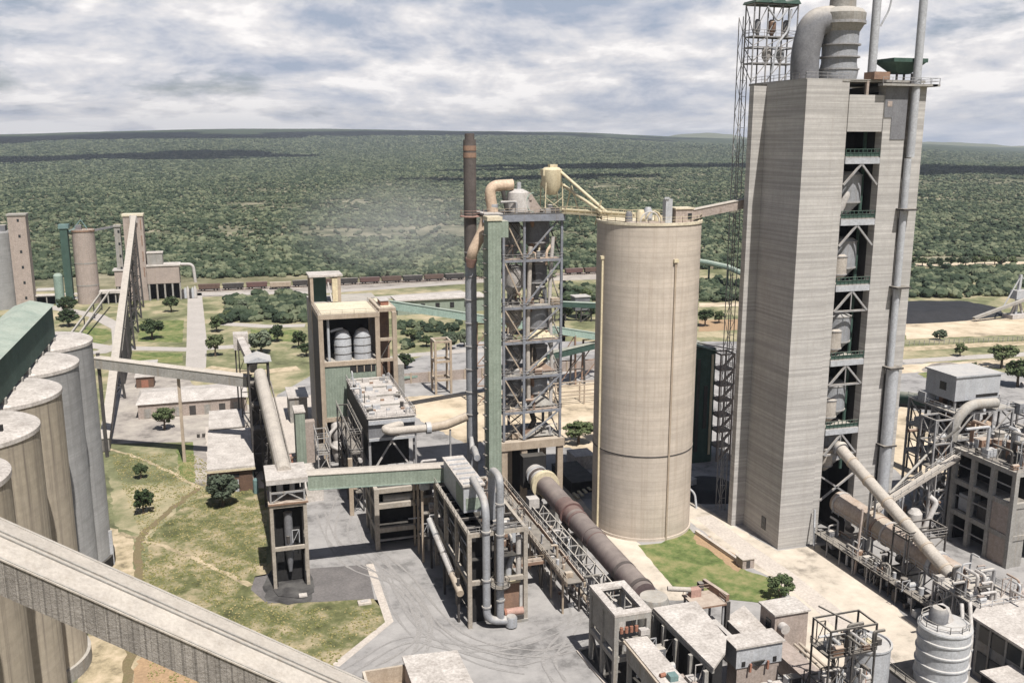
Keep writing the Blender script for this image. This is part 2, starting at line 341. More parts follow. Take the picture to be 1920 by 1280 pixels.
def gallery(T, p, q, w, h, side='green', roof='gallroof', rise=0.5, legs=(), name='gallery_body'):
    """enclosed conveyor gallery between two floor-centre points"""
    p = Vector(p); q = Vector(q); d = (q-p).normalized(); a = Vector((d.y,-d.x,0)).normalized()*(w/2); up = Vector((0,0,h))
    MB().q([p-a,p+a,p+a+up,p-a+up,q-a,q+a,q+a+up,q-a+up],[(0,1,2,3),(4,7,6,5),(0,4,5,1),(1,5,6,2),(2,6,7,3),(3,7,4,0)]).build('wall', side, T)
    e = a*(1+0.3/w); u0 = Vector((0,0,h+0.02)); u1 = Vector((0,0,h+0.14)); ur = Vector((0,0,h+0.14+rise)); x = d*0.2
    P = p-x; Q = q+x
    MB().q([P-e+u0,P+e+u0,P+e+u1,P+ur,P-e+u1,Q-e+u0,Q+e+u0,Q+e+u1,Q+ur,Q-e+u1],
        [(0,1,2,3,4),(9,8,7,6,5),(0,5,6,1),(1,6,7,2),(2,7,8,3),(3,8,9,4),(4,9,5,0)]).build('roof', roof, T)
def trestle(T, c, ax, w, ztop, m='steel', cw=0.35, n=4, spread=1.0):
    """two-legged braced support under a gallery; ax = 'x' or 'y' spread direction"""
    x, y = c[0], c[1]; dx, dy = (w/2, 0) if ax == 'x' else (0, w/2)
    for s in (-1, 1): MB().beam((x+s*dx*spread, y+s*dy*spread, 0), (x+s*dx, y+s*dy, ztop), cw).build('leg', m, T)
    for k in range(n):
        z0, z1 = ztop*k/n, ztop*(k+1)/n; f0 = spread+(1-spread)*k/n; f1 = spread+(1-spread)*(k+1)/n
        b = MB(); b.beam((x-dx*f0,y-dy*f0,z0),(x+dx*f1,y+dy*f1,z1),cw*0.5); b.beam((x-dx*f1,y-dy*f1,z1-.1),(x+dx*f1,y+dy*f1,z1-.1),cw*0.6)
        b.build('brace', m, T)
def cyclone(T, c, r, h, m='cyc', cone=0.45):
    x, y, z = c   # z = bottom of the cone
    C = MB().lathe((x,y,z), [(r*0.22,0),(r,h*cone),(r,h*0.92),(r*0.75,h)], 20).build('cyclone', m, T, smooth=True)
    for f in (cone, 0.92): MB().lathe((x,y,z+h*f-0.12), [(r+0.12,0),(r+0.12,0.24)], 20).build('stiffening_ring', 'steel', C)
def windows_y(T, y, x0, x1, z0, z1, nx, nz, fw=0.6, m='glass', name='window', hh=0.5):
    for i in range(nx):
        for k in range(nz):
            cx = x0+(i+.5)*(x1-x0)/nx; cz = z0+(k+.5)*(z1-z0)/nz; w = (x1-x0)/nx*fw/2; h = (z1-z0)/nz*hh/2
            MB().box(cx-w,cx+w,y-0.06,y+0.1,cz-h,cz+h).build(name, m, T)
def clutter(T, x0, x1, y0, y1, zs, n, seed, pal=('brown','cyc','galv','rust','steel','brown','pipe','concg'), s=1.0):
    """real small plant items standing on a deck: motors, gearboxes, cabinets, tanks, elbows"""
    q = random.Random(seed)
    for k in range(n):
        x, y, z = q.uniform(x0, x1), q.uniform(y0, y1), q.choice(zs); m = q.choice(pal); t = q.random(); a = s*q.uniform(.35, .8)
        if t < .25:
            MB().tube([(x-a,y,z+a*.9),(x+a,y,z+a*.9)], a*.55, 10).box(x-a*.9,x+a*.9,y-a*.5,y+a*.5,z,z+a*.4).build('motor', m, T, smooth=True)
        elif t < .5:
            MB().box(x-a,x+a,y-a*.7,y+a*.7,z,z+a*1.4).box(x-a*.5,x+a*.6,y-a*.8,y-a*.71,z+.2,z+a).build('cabinet', m, T)
        elif t < .65:
            MB().lathe((x,y,z), [(a*.7,0),(a*.7,a*2.2),(a*.75,a*2.2),(a*.75,a*2.35),(a*.2,a*2.5)], 12).build('tank', m, T, smooth=True)
        elif t < .85:
            h = s*q.uniform(1.5,3.4); dx, dy = q.choice(((1,0),(0,1),(-1,0),(0,-1))); L = s*q.uniform(1,3)
            MB().tube(bend([(x,y,z),(x,y,z+h),(x+dx*L,y+dy*L,z+h)], .5), a*.3, 8).build('pipe', m, T, smooth=True)
        else:
            h = s*q.uniform(1.5,3); b_ = MB(); b_.beam((x-a,y,z),(x-a,y,z+h),.12).beam((x+a,y,z),(x+a,y,z+h),.12).beam((x-a,y,z+h),(x+a,y,z+h),.12).beam((x-a,y,z),(x+a,y,z+h),.09); b_.build('bracket', m, T)
def patch(name, pts, m, z=0.02, world=False):
    P = pts if world else [G(*p) for p in pts]
    if name in ('lawn', 'dirt_bank', 'sand_yard', 'verge', 'sand_strip', 'coal_dust_spill', 'concrete_apron', 'kiln_strip', 'mill_yard', 'pale_yard'):
        Q = []; amp = 1.3 if name in ('verge', 'sand_yard', 'dirt_bank', 'sand_strip') else 0.45
        for i in range(len(P)):
            a = Vector(P[i]); c = Vector(P[(i+1) % len(P)]); n = max(1, min(60, int((c-a).length/1.3)))
            for j in range(n):
                v = a.lerp(c, j/n); f = min(1, 4*min(j, n-j)/n) if n > 1 else 0
                Q.append(v+Vector((noise.noise(v*.45)+.5*noise.noise(v*1.6), noise.noise(v*.45+Vector((7,3,1)))+.5*noise.noise(v*1.6+Vector((7,3,1))), 0))*amp*f)
        P = Q
    return structure(MB().q([(p[0],p[1],z) for p in P], [tuple(range(len(P)))]).build(name, m))
def finish_patch(o): return o

# ================================================================ SETTING
def sstep(a, b, x):
    t = max(0, min(1, (x-a)/(b-a))); return t*t*(3-2*t)
RIDGE = [(-900,256),(0,254),(200,249),(400,244),(600,243),(870,246),(1050,248),(1180,253),(1260,257),(1390,260),(1600,266),(1740,270),(1920,280),(2600,276)]
def ridge_z(az, r=9000):
    px = 960 + F*math.tan(max(-1.2, min(1.2, az-YAW)))/cp*1.0
    for i in range(len(RIDGE)-1):
        if RIDGE[i][0] <= px <= RIDGE[i+1][0]:
            t = (px-RIDGE[i][0])/(RIDGE[i+1][0]-RIDGE[i][0]); py = RIDGE[i][1]*(1-t)+RIDGE[i+1][1]*t; break
    else: py = 256 if px < 0 else 278
    return H + (262-py)/F*r*0.97
def terrain_z(x, y):
    r = math.hypot(x, y); az = math.atan2(x, y)
    if abs(az-YAW) > 1.15: T = 70
    else: T = ridge_z(az)
    s = sstep(2600, 9000, r)
    z = T*s*(1 - 0.5*sstep(9000, 12500, r))
    z += (noise.noise(Vector((x/1300, y/1300, 1.3)))*18*sstep(900, 3000, r))*(1-0.75*sstep(6500, 9000, r))
    z += noise.noise(Vector((x/300, y/300, 5.3)))*3.5*sstep(650, 1500, r)
    return z
def hit(px, py):
    d = ray(px, py); h = math.hypot(d[0], d[1]); r = 700.0
    while r < 12000:
        x, y = d[0]/h*r, d[1]/h*r
        if H + d[2]/h*r < terrain_z(x, y): break
        r += 25
    return (d[0]/h*r, d[1]/h*r, terrain_z(d[0]/h*r, d[1]/h*r))
def build_ground():
    b = MB(); rr = [0]; r = 40
    while r < 13200: rr.append(r); r *= 1.055 if r > 900 else 1.12
    rr.append(13400); na = 288
    for r in rr:
        for k in range(na):
            a = 2*math.pi*k/na; x, y = r*math.sin(a), r*math.cos(a); b.v.append((x, y, terrain_z(x, y) if r > 600 else 0))
    for i in range(len(rr)-1):
        for k in range(na):
            k2 = (k+1) % na; b.f.append((i*na+k, i*na+k2, (i+1)*na+k2, (i+1)*na+k))
    m = bpy.data.materials.new('savannah_ground'); m.use_nodes = True; nt = m.node_tree; n = nt.nodes; l = nt.links
    P = n['Principled BSDF']; P.inputs['Roughness'].default_value = 0.95; P.inputs['Specular IOR Level'].default_value = 0.1
    g = n.new('ShaderNodeNewGeometry'); pos = g.outputs['Position']
    def nz(s, d, r_=0.6):
        t = n.new('ShaderNodeTexNoise'); t.inputs['Scale'].default_value = s; t.inputs['Detail'].default_value = d; t.inputs['Roughness'].default_value = r_
        l.new(pos, t.inputs['Vector']); return t.outputs['Fac']
    def ramp(v, st):
        r_ = n.new('ShaderNodeValToRGB'); l.new(v, r_.inputs[0]); e = r_.color_ramp.elements
        e[0].position = st[0][0]; e[0].color = (*st[0][1], 1); e[1].position = st[-1][0]; e[1].color = (*st[-1][1], 1)
        for p_, c in st[1:-1]: q = e.new(p_); q.color = (*c, 1)
        return r_.outputs[0]
    near = ramp(nz(0.12, 8, 0.7), [(0.3, (0.13,0.125,0.055)), (0.5, (0.26,0.225,0.12)), (0.62, (0.36,0.29,0.19)), (0.75, (0.17,0.18,0.075))])
    far = ramp(nz(0.055, 9, 0.75), [(0.36, (0.022,0.033,0.018)), (0.47, (0.036,0.05,0.027)), (0.55, (0.06,0.075,0.042)), (0.66, (0.13,0.13,0.085))])
    mid = ramp(nz(0.02, 8, 0.75), [(0.3, (0.04,0.05,0.027)), (0.46, (0.085,0.09,0.055)), (0.57, (0.22,0.20,0.14)), (0.7, (0.42,0.37,0.27))])
    ln = n.new('ShaderNodeVectorMath'); ln.operation = 'LENGTH'; l.new(pos, ln.inputs[0])
    def mr(v, a, c):
        q = n.new('ShaderNodeMapRange'); q.inputs[1].default_value = a; q.inputs[2].default_value = c; l.new(v, q.inputs[0]); return q.outputs[0]
    def mix(f, a, c):
        q = n.new('ShaderNodeMix'); q.data_type = 'RGBA'; l.new(f, q.inputs[0]); l.new(a, q.inputs[6]); l.new(c, q.inputs[7]); return q.outputs[2]
    col = mix(mr(ln.outputs['Value'], 430, 620), near, mid); col = mix(mr(ln.outputs['Value'], 1500, 3600), col, far)
    l.new(col, P.inputs['Base Color'])
    bn = n.new('ShaderNodeBump'); bn.inputs['Strength'].default_value = 0.7; bn.inputs['Distance'].default_value = 2.0
    l.new(nz(0.11, 5), bn.inputs['Height']); l.new(mr(ln.outputs['Value'], 300, 2500), bn.inputs['Strength']); l.new(bn.outputs[0], P.inputs['Normal'])
    structure(b.build('ground', m, smooth=True))
build_ground()
def build_hills():
    b = MB(); n = 220; cols = []
    prof = [(-700,262),(100,259),(900,259),(1240,258),(1275,252),(1320,249),(1370,252),(1400,258),(1560,266),(1700,269),(1745,266),(1790,267),(1850,270),(1900,274),(2100,276),(2700,274)]
    for k in range(n+1):
        px = -700 + 3400*k/n
        for i in range(len(prof)-1):
            if prof[i][0] <= px <= prof[i+1][0]:
                t = (px-prof[i][0])/(prof[i+1][0]-prof[i][0]); t = t*t*(3-2*t); py = prof[i][1]*(1-t)+prof[i+1][1]*t; break
        d = ray(px, py); h = math.hypot(d[0], d[1])
        for r, f in ((10500,0.0),(11500,0.55),(12600,1.0),(13300,0.5)):
            zt = H + d[2]/h*12600 + noise.noise(Vector((px/14, 0, 4)))*9*f
            b.v.append((d[0]/h*r, d[1]/h*r, -30+(zt+30)*f))
    for k in range(n):
        for j in range(3): b.f.append((k*4+j, (k+1)*4+j, (k+1)*4+j+1, k*4+j+1))
    structure(b.build('hills', M['scrub'], smooth=True))
build_hills()
# ---- bushland: uncountable savannah scrub, instanced on points
def blob(seed, n=4, sub=2):
    rr = random.Random(seed); b = MB()
    import bmesh
    for i in range(n):
        bm = bmesh.new(); bmesh.ops.create_icosphere(bm, subdivisions=sub, radius=1)
        c = Vector((rr.uniform(-.5,.5), rr.uniform(-.5,.5), rr.uniform(.45,.8))) if i else Vector((0,0,.6)); s = rr.uniform(.4,.62)
        o = len(b.v)
        for v in bm.verts:
            k = 1+noise.noise(v.co*2.3+Vector((seed*3+i,0,0)))*.55+rr.uniform(-.16,.16); b.v.append(tuple(c+Vector((v.co.x*s*k, v.co.y*s*k, v.co.z*s*k*.85))))
        b.f += [tuple(v.index+o for v in f.verts) for f in bm.faces]; bm.free()
    me = bpy.data.meshes.new('bush_shape'); me.from_pydata(b.v, [], b.f); me.materials.append(M['bush']); return me
def scatter(name, pts, scales, m=None, seed=1, variants=4, sub=2, nb=4):
    me = bpy.data.meshes.new(name); me.from_pydata(pts, [], []); at = me.attributes.new('sc', 'FLOAT', 'POINT'); at.data.foreach_set('value', scales)
    o = bpy.data.objects.new(name, me); LINK(o); o['kind'] = 'stuff'
    ng = bpy.data.node_groups.new(name, 'GeometryNodeTree'); ng.interface.new_socket('Geometry', in_out='INPUT', socket_type='NodeSocketGeometry'); ng.interface.new_socket('Geometry', in_out='OUTPUT', socket_type='NodeSocketGeometry')
    n = ng.nodes; l = ng.links; gi = n.new('NodeGroupInput'); go = n.new('NodeGroupOutput')
    ins = n.new('GeometryNodeInstanceOnPoints'); l.new(gi.outputs[0], ins.inputs['Points'])
    col = bpy.data.collections.new(name+'_shapes')
    jn = n.new('GeometryNodeGeometryToInstance')
    for i in range(variants):
        me2 = blob(seed*10+i, nb, sub)
        if m: me2.materials.clear(); me2.materials.append(M[m])
        ob = bpy.data.objects.new('bush_shape', me2); col.objects.link(ob)
    ci = n.new('GeometryNodeCollectionInfo'); ci.inputs['Collection'].default_value = col; ci.inputs['Separate Children'].default_value = True; ci.inputs['Reset Children'].default_value = True
    l.new(ci.outputs[0], ins.inputs['Instance']); ins.inputs['Pick Instance'].default_value = True
    rv = n.new('FunctionNodeRandomValue'); rv.data_type = 'FLOAT_VECTOR'; rv.inputs[1].default_value = (0.25, 0.25, 6.28); l.new(rv.outputs[0], ins.inputs['Rotation'])
    na = n.new('GeometryNodeInputNamedAttribute'); na.inputs['Name'].default_value = 'sc'; na.data_type = 'FLOAT'; l.new(na.outputs[0], ins.inputs['Scale'])
    l.new(ins.outputs[0], go.inputs[0]); n.remove(jn)
    md = o.modifiers.new('scatter', 'NODES'); md.node_group = ng; return o
def pr(x, y, z=0):
    X = x*cy-y*sy; Y = x*sy+y*cy; Z = z-H; a = Y*cp-Z*sp; u = Y*sp+Z*cp
    return (960+F*X/a, 640-F*u/a) if a > 1 else (-9999, 9999)
def fbm(x, y, s, o=4):
    v = 0; a = 1; t = 0
    for i in range(o): v += noise.noise(Vector((x/s, y/s, i*7.1)))*a; t += a; a *= .55; s *= .47
    return v/t
def build_bush():
    pts = []; sc = []
    for i in range(360000):
        u = rnd.random(); r = 470 + (6200-470)*u**1.25; az = YAW + rnd.uniform(-0.72, 0.72)
        x, y = r*math.sin(az), r*math.cos(az); z = terrain_z(x, y) if r > 600 else 0; px, py = pr(x, y, 0)
        edge = 520 + fbm(px, 0, 120, 2)*14
        if px > 1040: edge = 505
        if py > edge: continue
        d = fbm(x, y, 190); keep = 0.93 + d*1.5
        if 425+fbm(px,1,200,2)*10 < py < 447+fbm(px,9,200,2)*10 and px > 560 and px < 960: keep = 0.06
        elif 330 < py < 400 and px > 420: keep -= 0.42 if fbm(x+900, y, 90) > -.05 else .1
        elif 400 < py < 480 and px < 1100: keep -= 0.42 if fbm(x, y+500, 70) > 0 else .1
        elif py < 330: keep += 0.1
        if px > 1690 and 482 < py < 503: keep = 0.05
        if rnd.random() > keep: continue
        s = rnd.uniform(1.3, 3.4)*rnd.choice((1,1,1,1.35))*(1+max(0, r-1500)/3200)
        pts.append((x, y, z-0.2*s)); sc.append(s)
    tag_ = scatter('bushland', pts, sc, sub=1, nb=4); tag_['label'] = 'endless grey-green savannah bush reaching from the railway to the horizon'
    print('bush', len(pts))
build_bush()
# dense thickets inside the plant fence
def thicket(name, poly, n, s0, s1, label, seed):
    P = [G(*p)[:2] for p in poly]; xs = [p[0] for p in P]; ys = [p[1] for p in P]; pts = []; sc = []; rr = random.Random(seed)
    def inside(x, y):
        c = False; j = len(P)-1
        for i in range(len(P)):
            if (P[i][1] > y) != (P[j][1] > y) and x < (P[j][0]-P[i][0])*(y-P[i][1])/(P[j][1]-P[i][1])+P[i][0]: c = not c
            j = i
        return c
    t = 0
    while len(pts) < n and t < n*60:
        t += 1; x = rr.uniform(min(xs), max(xs)); y = rr.uniform(min(ys), max(ys))
        if inside(x, y): pts.append((x, y, -0.3)); sc.append(rr.uniform(s0, s1))
    o = scatter(name, pts, sc, seed=seed, nb=6, sub=2); o['label'] = label
thicket('thicket', [(430,560),(575,556),(578,608),(500,604),(415,608)], 150, 2.2, 4.4, 'dark green thicket left of the mill building with the green penthouse', 3)
thicket('thicket', [(1705,512),(1990,506),(2000,550),(1860,556),(1705,562)], 420, 2.2, 4.6, 'dense green woodland strip behind the coal heap', 4)
thicket('thicket', [(1315,528),(1395,530),(1395,566),(1315,566)], 110, 2.2, 4.0, 'green thicket seen between the great silo and the concrete tower', 5)
thicket('thicket', [(748,610),(868,606),(868,650),(820,640),(760,665)], 40, 1.5, 3.0, 'loose scrub under the pale green inclined conveyor', 6)
thicket('thicket', [(1055,538),(1115,540),(1115,600),(1070,596)], 60, 1.8, 3.2, 'scrub between the cyclone tower and the great silo', 8)
thicket('thicket', [(120,470),(360,470),(362,525),(300,500),(130,520)], 220, 2.0, 4.0, 'bush around the distant packing plant', 9)

# ---- ground sheets (each a few cm above the one below)
patch('verge', [(60,548),(870,520),(1060,510),(1060,650),(870,790),(640,870),(560,960),(480,1100),(200,1500),(-900,1500),(-500,600)], 'verge', 0.010)
patch('verge', [(1050,505),(2300,490),(2300,720),(1700,760),(1300,700),(1050,640)], 'verge', 0.010)
patch('railway_embankment', [(250,548),(600,533),(900,515),(1200,508),(1200,522),(900,530),(600,548),(250,562)], 'gravel', 0.03)
patch('plant_yard', [(575,925),(560,880),(470,905),(470,860),(520,740),(590,700),(700,700),(870,640),(1120,640),(1400,640),(2400,760),(2900,1500),(400,1500),(560,1290),(632,1245),(735,1165),(700,1122),(600,1128),(500,1130),(470,1105),(478,1080),(575,1060)], 'yard', 0.03)
patch('coal_dust_spill', [(492,1100),(512,1060),(575,1050),(590,1100),(583,1128),(540,1134),(500,1126)], 'yardk', 0.066)
patch('concrete_slab', [(470,1105),(478,1082),(575,1066),(688,1058),(702,1122),(600,1128),(500,1131)], 'yardd', 0.05)
patch('sand_yard', [(742,745),(868,738),(1120,715),(1120,860),(1040,830),(870,830),(790,790)], 'sand', 0.05)
patch('kerb_strip', [(686,1058),(700,1056),(738,1165),(636,1250),(622,1246),(722,1166)], 'pale', 0.06)
patch('kiln_strip', [(1060,900),(1110,960),(1200,1020),(1300,1125),(1255,1125),(1040,930)], 'apron', 0.06)
patch('concrete_apron', [(1295,935),(1375,985),(1458,1032),(1535,1022),(1660,1120),(1720,1175),(1720,1260),(1600,1400),(1400,1400),(1500,1290),(1495,1130),(1440,1080),(1395,1055),(1290,975)], 'apron', 0.05)
patch('lawn', [(1196,1022),(1240,1018),(1292,990),(1345,1040),(1400,1070),(1450,1085),(1480,1110),(1440,1132),(1330,1118),(1262,1100)], 'lawn', 0.07)
patch('dirt_bank', [(1308,998),(1352,1022),(1398,1060),(1384,1072),(1340,1040),(1300,1010)], 'dirt', 0.085)
patch('lawn', [(280,1010),(330,960),(410,905),(500,910),(500,1080),(470,1110),(720,1125),(735,1165),(632,1245),(560,1290),(420,1330),(300,1280),(260,1120)], 'grass', 0.03)
patch('lawn', [(330,835),(362,828),(366,905),(338,895)], 'lawn', 0.04)
patch('dirt_bank', [(196,985),(250,1010),(262,1280),(240,1500),(60,1500),(150,1260)], 'track', 0.03)
patch('dirt_bank', [(262,1180),(330,1200),(420,1260),(420,1330),(250,1320)], 'dirt', 0.04)
def ribbon(name, pts, w, m, z):
    P = [Vector(G(*p)) for p in pts]; L = []; Rr = []
    if w < 3:
        Q = []
        for i in range(len(P)-1): Q += [P[i].lerp(P[i+1], j/9)+Vector((noise.noise(P[i].lerp(P[i+1], j/9)*.35), noise.noise(P[i].lerp(P[i+1], j/9)*.35+Vector((9,9,0))), 0))*.8 for j in range(9)]
        P = Q+[P[-1]]
    for i, p in enumerate(P):
        d = (P[min(i+1,len(P)-1)]-P[max(i-1,0)]).normalized(); a = Vector((d.y,-d.x,0))*w/2; k1 = k2 = 1
        if w < 3: k1 = 1+noise.noise(p*.9)*.9; k2 = 1+noise.noise(p*.9+Vector((5,0,3)))*.9
        L.append(p-a*k1); Rr.append(p+a*k2)
    b = MB(); n = len(P); b.v = [(v.x,v.y,z) for v in L+Rr]; b.f = [(i,n+i,n+i+1,i+1) for i in range(n-1)]
    return structure(b.build(name, m))
ribbon('footway', [(1318,968),(1400,1030),(1470,1078),(1560,1150),(1640,1225),(1700,1300)], 4.2, 'pale', 0.062)
ribbon('footpath', [(205,842),(262,858),(330,890),(372,915)], 1.0, 'track', 0.06)
ribbon('footpath', [(222,1000),(275,1015),(310,1025),(380,1055),(470,1098)], 1.1, 'track', 0.07)
ribbon('drainage_ditch', [(236,1290),(250,1180),(262,1090),(260,1020),(266,1005),(285,985),(320,955),(372,915)], 1.5, 'ditch', 0.08)
patch('gravel_yard', [(215,680),(345,690),(360,720),(470,760),(470,905),(385,912),(362,905),(362,828),(200,832)], 'gravel', 0.03)
patch('pale_yard', [(385,800),(470,800),(480,880),(500,915),(390,912)], 'pale', 0.05)
patch('dirt_bank', [(200,835),(330,838),(330,960),(275,1010),(215,985)], 'verge', 0.02)
patch('mill_yard', [(505,745),(590,740),(610,870),(560,890),(500,880)], 'pale', 0.05)
patch('road', [(352,548),(378,548),(388,640),(386,695),(348,690),(350,640)], 'road', 0.05)
ribbon('road', [(130,640),(200,652),(350,655),(470,648)], 7, 'road', 0.06)
ribbon('road', [(90,575),(180,592),(225,615),(228,645),(190,660),(120,665)], 7, 'road', 0.07)
ribbon('road', [(-60,565),(150,558),(352,552),(600,548),(870,530)], 9, 'road', 0.05)
ribbon('road', [(690,560),(870,547)], 10, 'road', 0.06)
ribbon('road', [(385,690),(470,700),(560,690)], 7, 'track', 0.07)
ribbon('road', [(400,606),(500,612),(572,610)], 7, 'road', 0.07)
ribbon('road', [(740,668),(868,658),(1120,655)], 6, 'road', 0.05)
patch('lawn', [(158,612),(205,618),(212,632),(185,648),(150,648)], 'lawn', 0.05)
patch('lawn', [(262,602),(345,600),(342,642),(258,640)], 'lawn', 0.04)
patch('lawn', [(250,660),(342,662),(342,680),(246,678)], 'lawn', 0.04)
patch('lawn', [(470,618),(560,618),(560,640),(470,642)], 'lawn', 0.04)
# right-hand background strips
ribbon('road', [(1700,497),(1920,493),(2200,488)], 14, 'sand', 0.04)
ribbon('road', [(1700,512),(1920,506),(2200,500)], 8, 'track', 0.05)
patch('sand_strip', [(1690,605),(1850,596),(2000,592),(2300,590),(2300,625),(1900,628),(1700,636)], 'sand', 0.05)
ribbon('road', [(1690,655),(1850,646),(2100,636)], 7, 'track', 0.06)
ribbon('road', [(1690,678),(1850,668),(2000,660),(2200,652)], 6, 'road', 0.08)
patch('sand_strip', [(1690,684),(1900,672),(2100,668),(2100,700),(1860,690),(1690,700)], 'sand', 0.06)
patch('dirt_bank', [(1310,600),(1395,598),(1395,618),(1310,622)], 'dirt', 0.05)
patch('sand_strip', [(1310,568),(1395,566),(1395,574),(1310,576)], 'sand', 0.05)
patch('sand_strip', [(1690,760),(1800,800),(1830,900),(1700,900),(1640,840)], 'sand', 0.05)
patch('lawn', [(1720,700),(1795,690),(1800,712),(1760,722)], 'lawn', 0.05)
def heap(name, x, y, rx, ry, h, m, label, cat, seed=0, nr=10, na=40):
    b = MB()
    for i in range(nr+1):
        f = i/nr
        for k in range(na):
            t = 2*math.pi*k/na; w = 1+0.15*noise.noise(Vector((math.cos(t)*1.5, math.sin(t)*1.5, seed)))
            X = x+rx*(1-f)*math.cos(t)*w; Y = y+ry*(1-f)*math.sin(t)*w
            b.v.append((X, Y, h*min(1, f/.42)*(.92+.08*f)+ (noise.noise(Vector((X/6, Y/6, seed)))*h*.12 if f > 0 else 0)))
    for i in range(nr):
        for k in range(na): k2 = (k+1)%na; b.f.append((i*na+k, i*na+k2, (i+1)*na+k2, (i+1)*na+k))
    return tag(b.build(name, m, smooth=True), label, cat)
c = G(1770,599); heap('coal_heap', c[0], c[1]+14, 46, 20, 4.6, 'coal', 'long black coal heap in front of the woodland at the right', 'heap', 2)
c = G(1672,598); heap('coal_heap', c[0]+4, c[1]+12, 20, 14, 5.5, 'coal', 'black coal heap half hidden behind the concrete tower', 'heap', 5)
c = G(1325,920); heap('coal_heap', c[0], c[1], 9, 8, 2.0, 'coal', 'low black spoil heap between the great silo and the concrete tower', 'heap', 3)
c = G(1770,693); heap('ash_heap', c[0], c[1], 9, 5, 2.0, 'gravel', 'small grey stone heap in the grass behind the galvanised box house', 'heap', 4)

for k, pts_ in enumerate([[(690,925),(660,1000),(720,1060),(780,1150),(880,1230),(1000,1260)],[(640,930),(620,1000),(660,1060),(760,1100),(800,1180),(760,1270)],[(1100,1150),(1020,1190),(920,1215),(800,1200),(740,1130),(720,1060)],
    [(700,930),(690,1010),(760,1080),(860,1190),(1000,1225),(1090,1210)],[(650,1260),(760,1200),(860,1215),(980,1240),(1100,1190)],[(600,960),(630,1020),(720,1075),(775,1130),(790,1200),(700,1260)],[(1050,1280),(1030,1230),(1080,1160),(1060,1090)]]):
    c_ = [Vector(G(*q_)) for q_ in pts_]; sm = []
    for i in range(len(c_)-1):
        for j in range(6):
            t_ = j/6; p0, p1, p2, p3 = c_[max(0,i-1)], c_[i], c_[i+1], c_[min(len(c_)-1,i+2)]
            sm.append(0.5*((2*p1)+(p2-p0)*t_+(2*p0-5*p1+4*p2-p3)*t_*t_+(3*p1-p0-3*p2+p3)*t_**3))
    for off in (-.95, .95):
        L = []; n_ = len(sm); b = MB()
        for i, q_ in enumerate(sm):
            d_ = (sm[min(i+1,n_-1)]-sm[max(i-1,0)]).normalized(); a_ = Vector((d_.y,-d_.x,0)); w_ = .22+.1*math.sin(i*1.7+k)
            b.v.append(tuple(q_+a_*(off-w_)+Vector((0,0,.072+.004*k)))); b.v.append(tuple(q_+a_*(off+w_)+Vector((0,0,.072+.004*k))))
        b.f = [(2*i,2*i+1,2*i+3,2*i+2) for i in range(n_-1)]
        structure(b.build('tyre_marks', 'tyre' if k % 2 else 'tyred'))
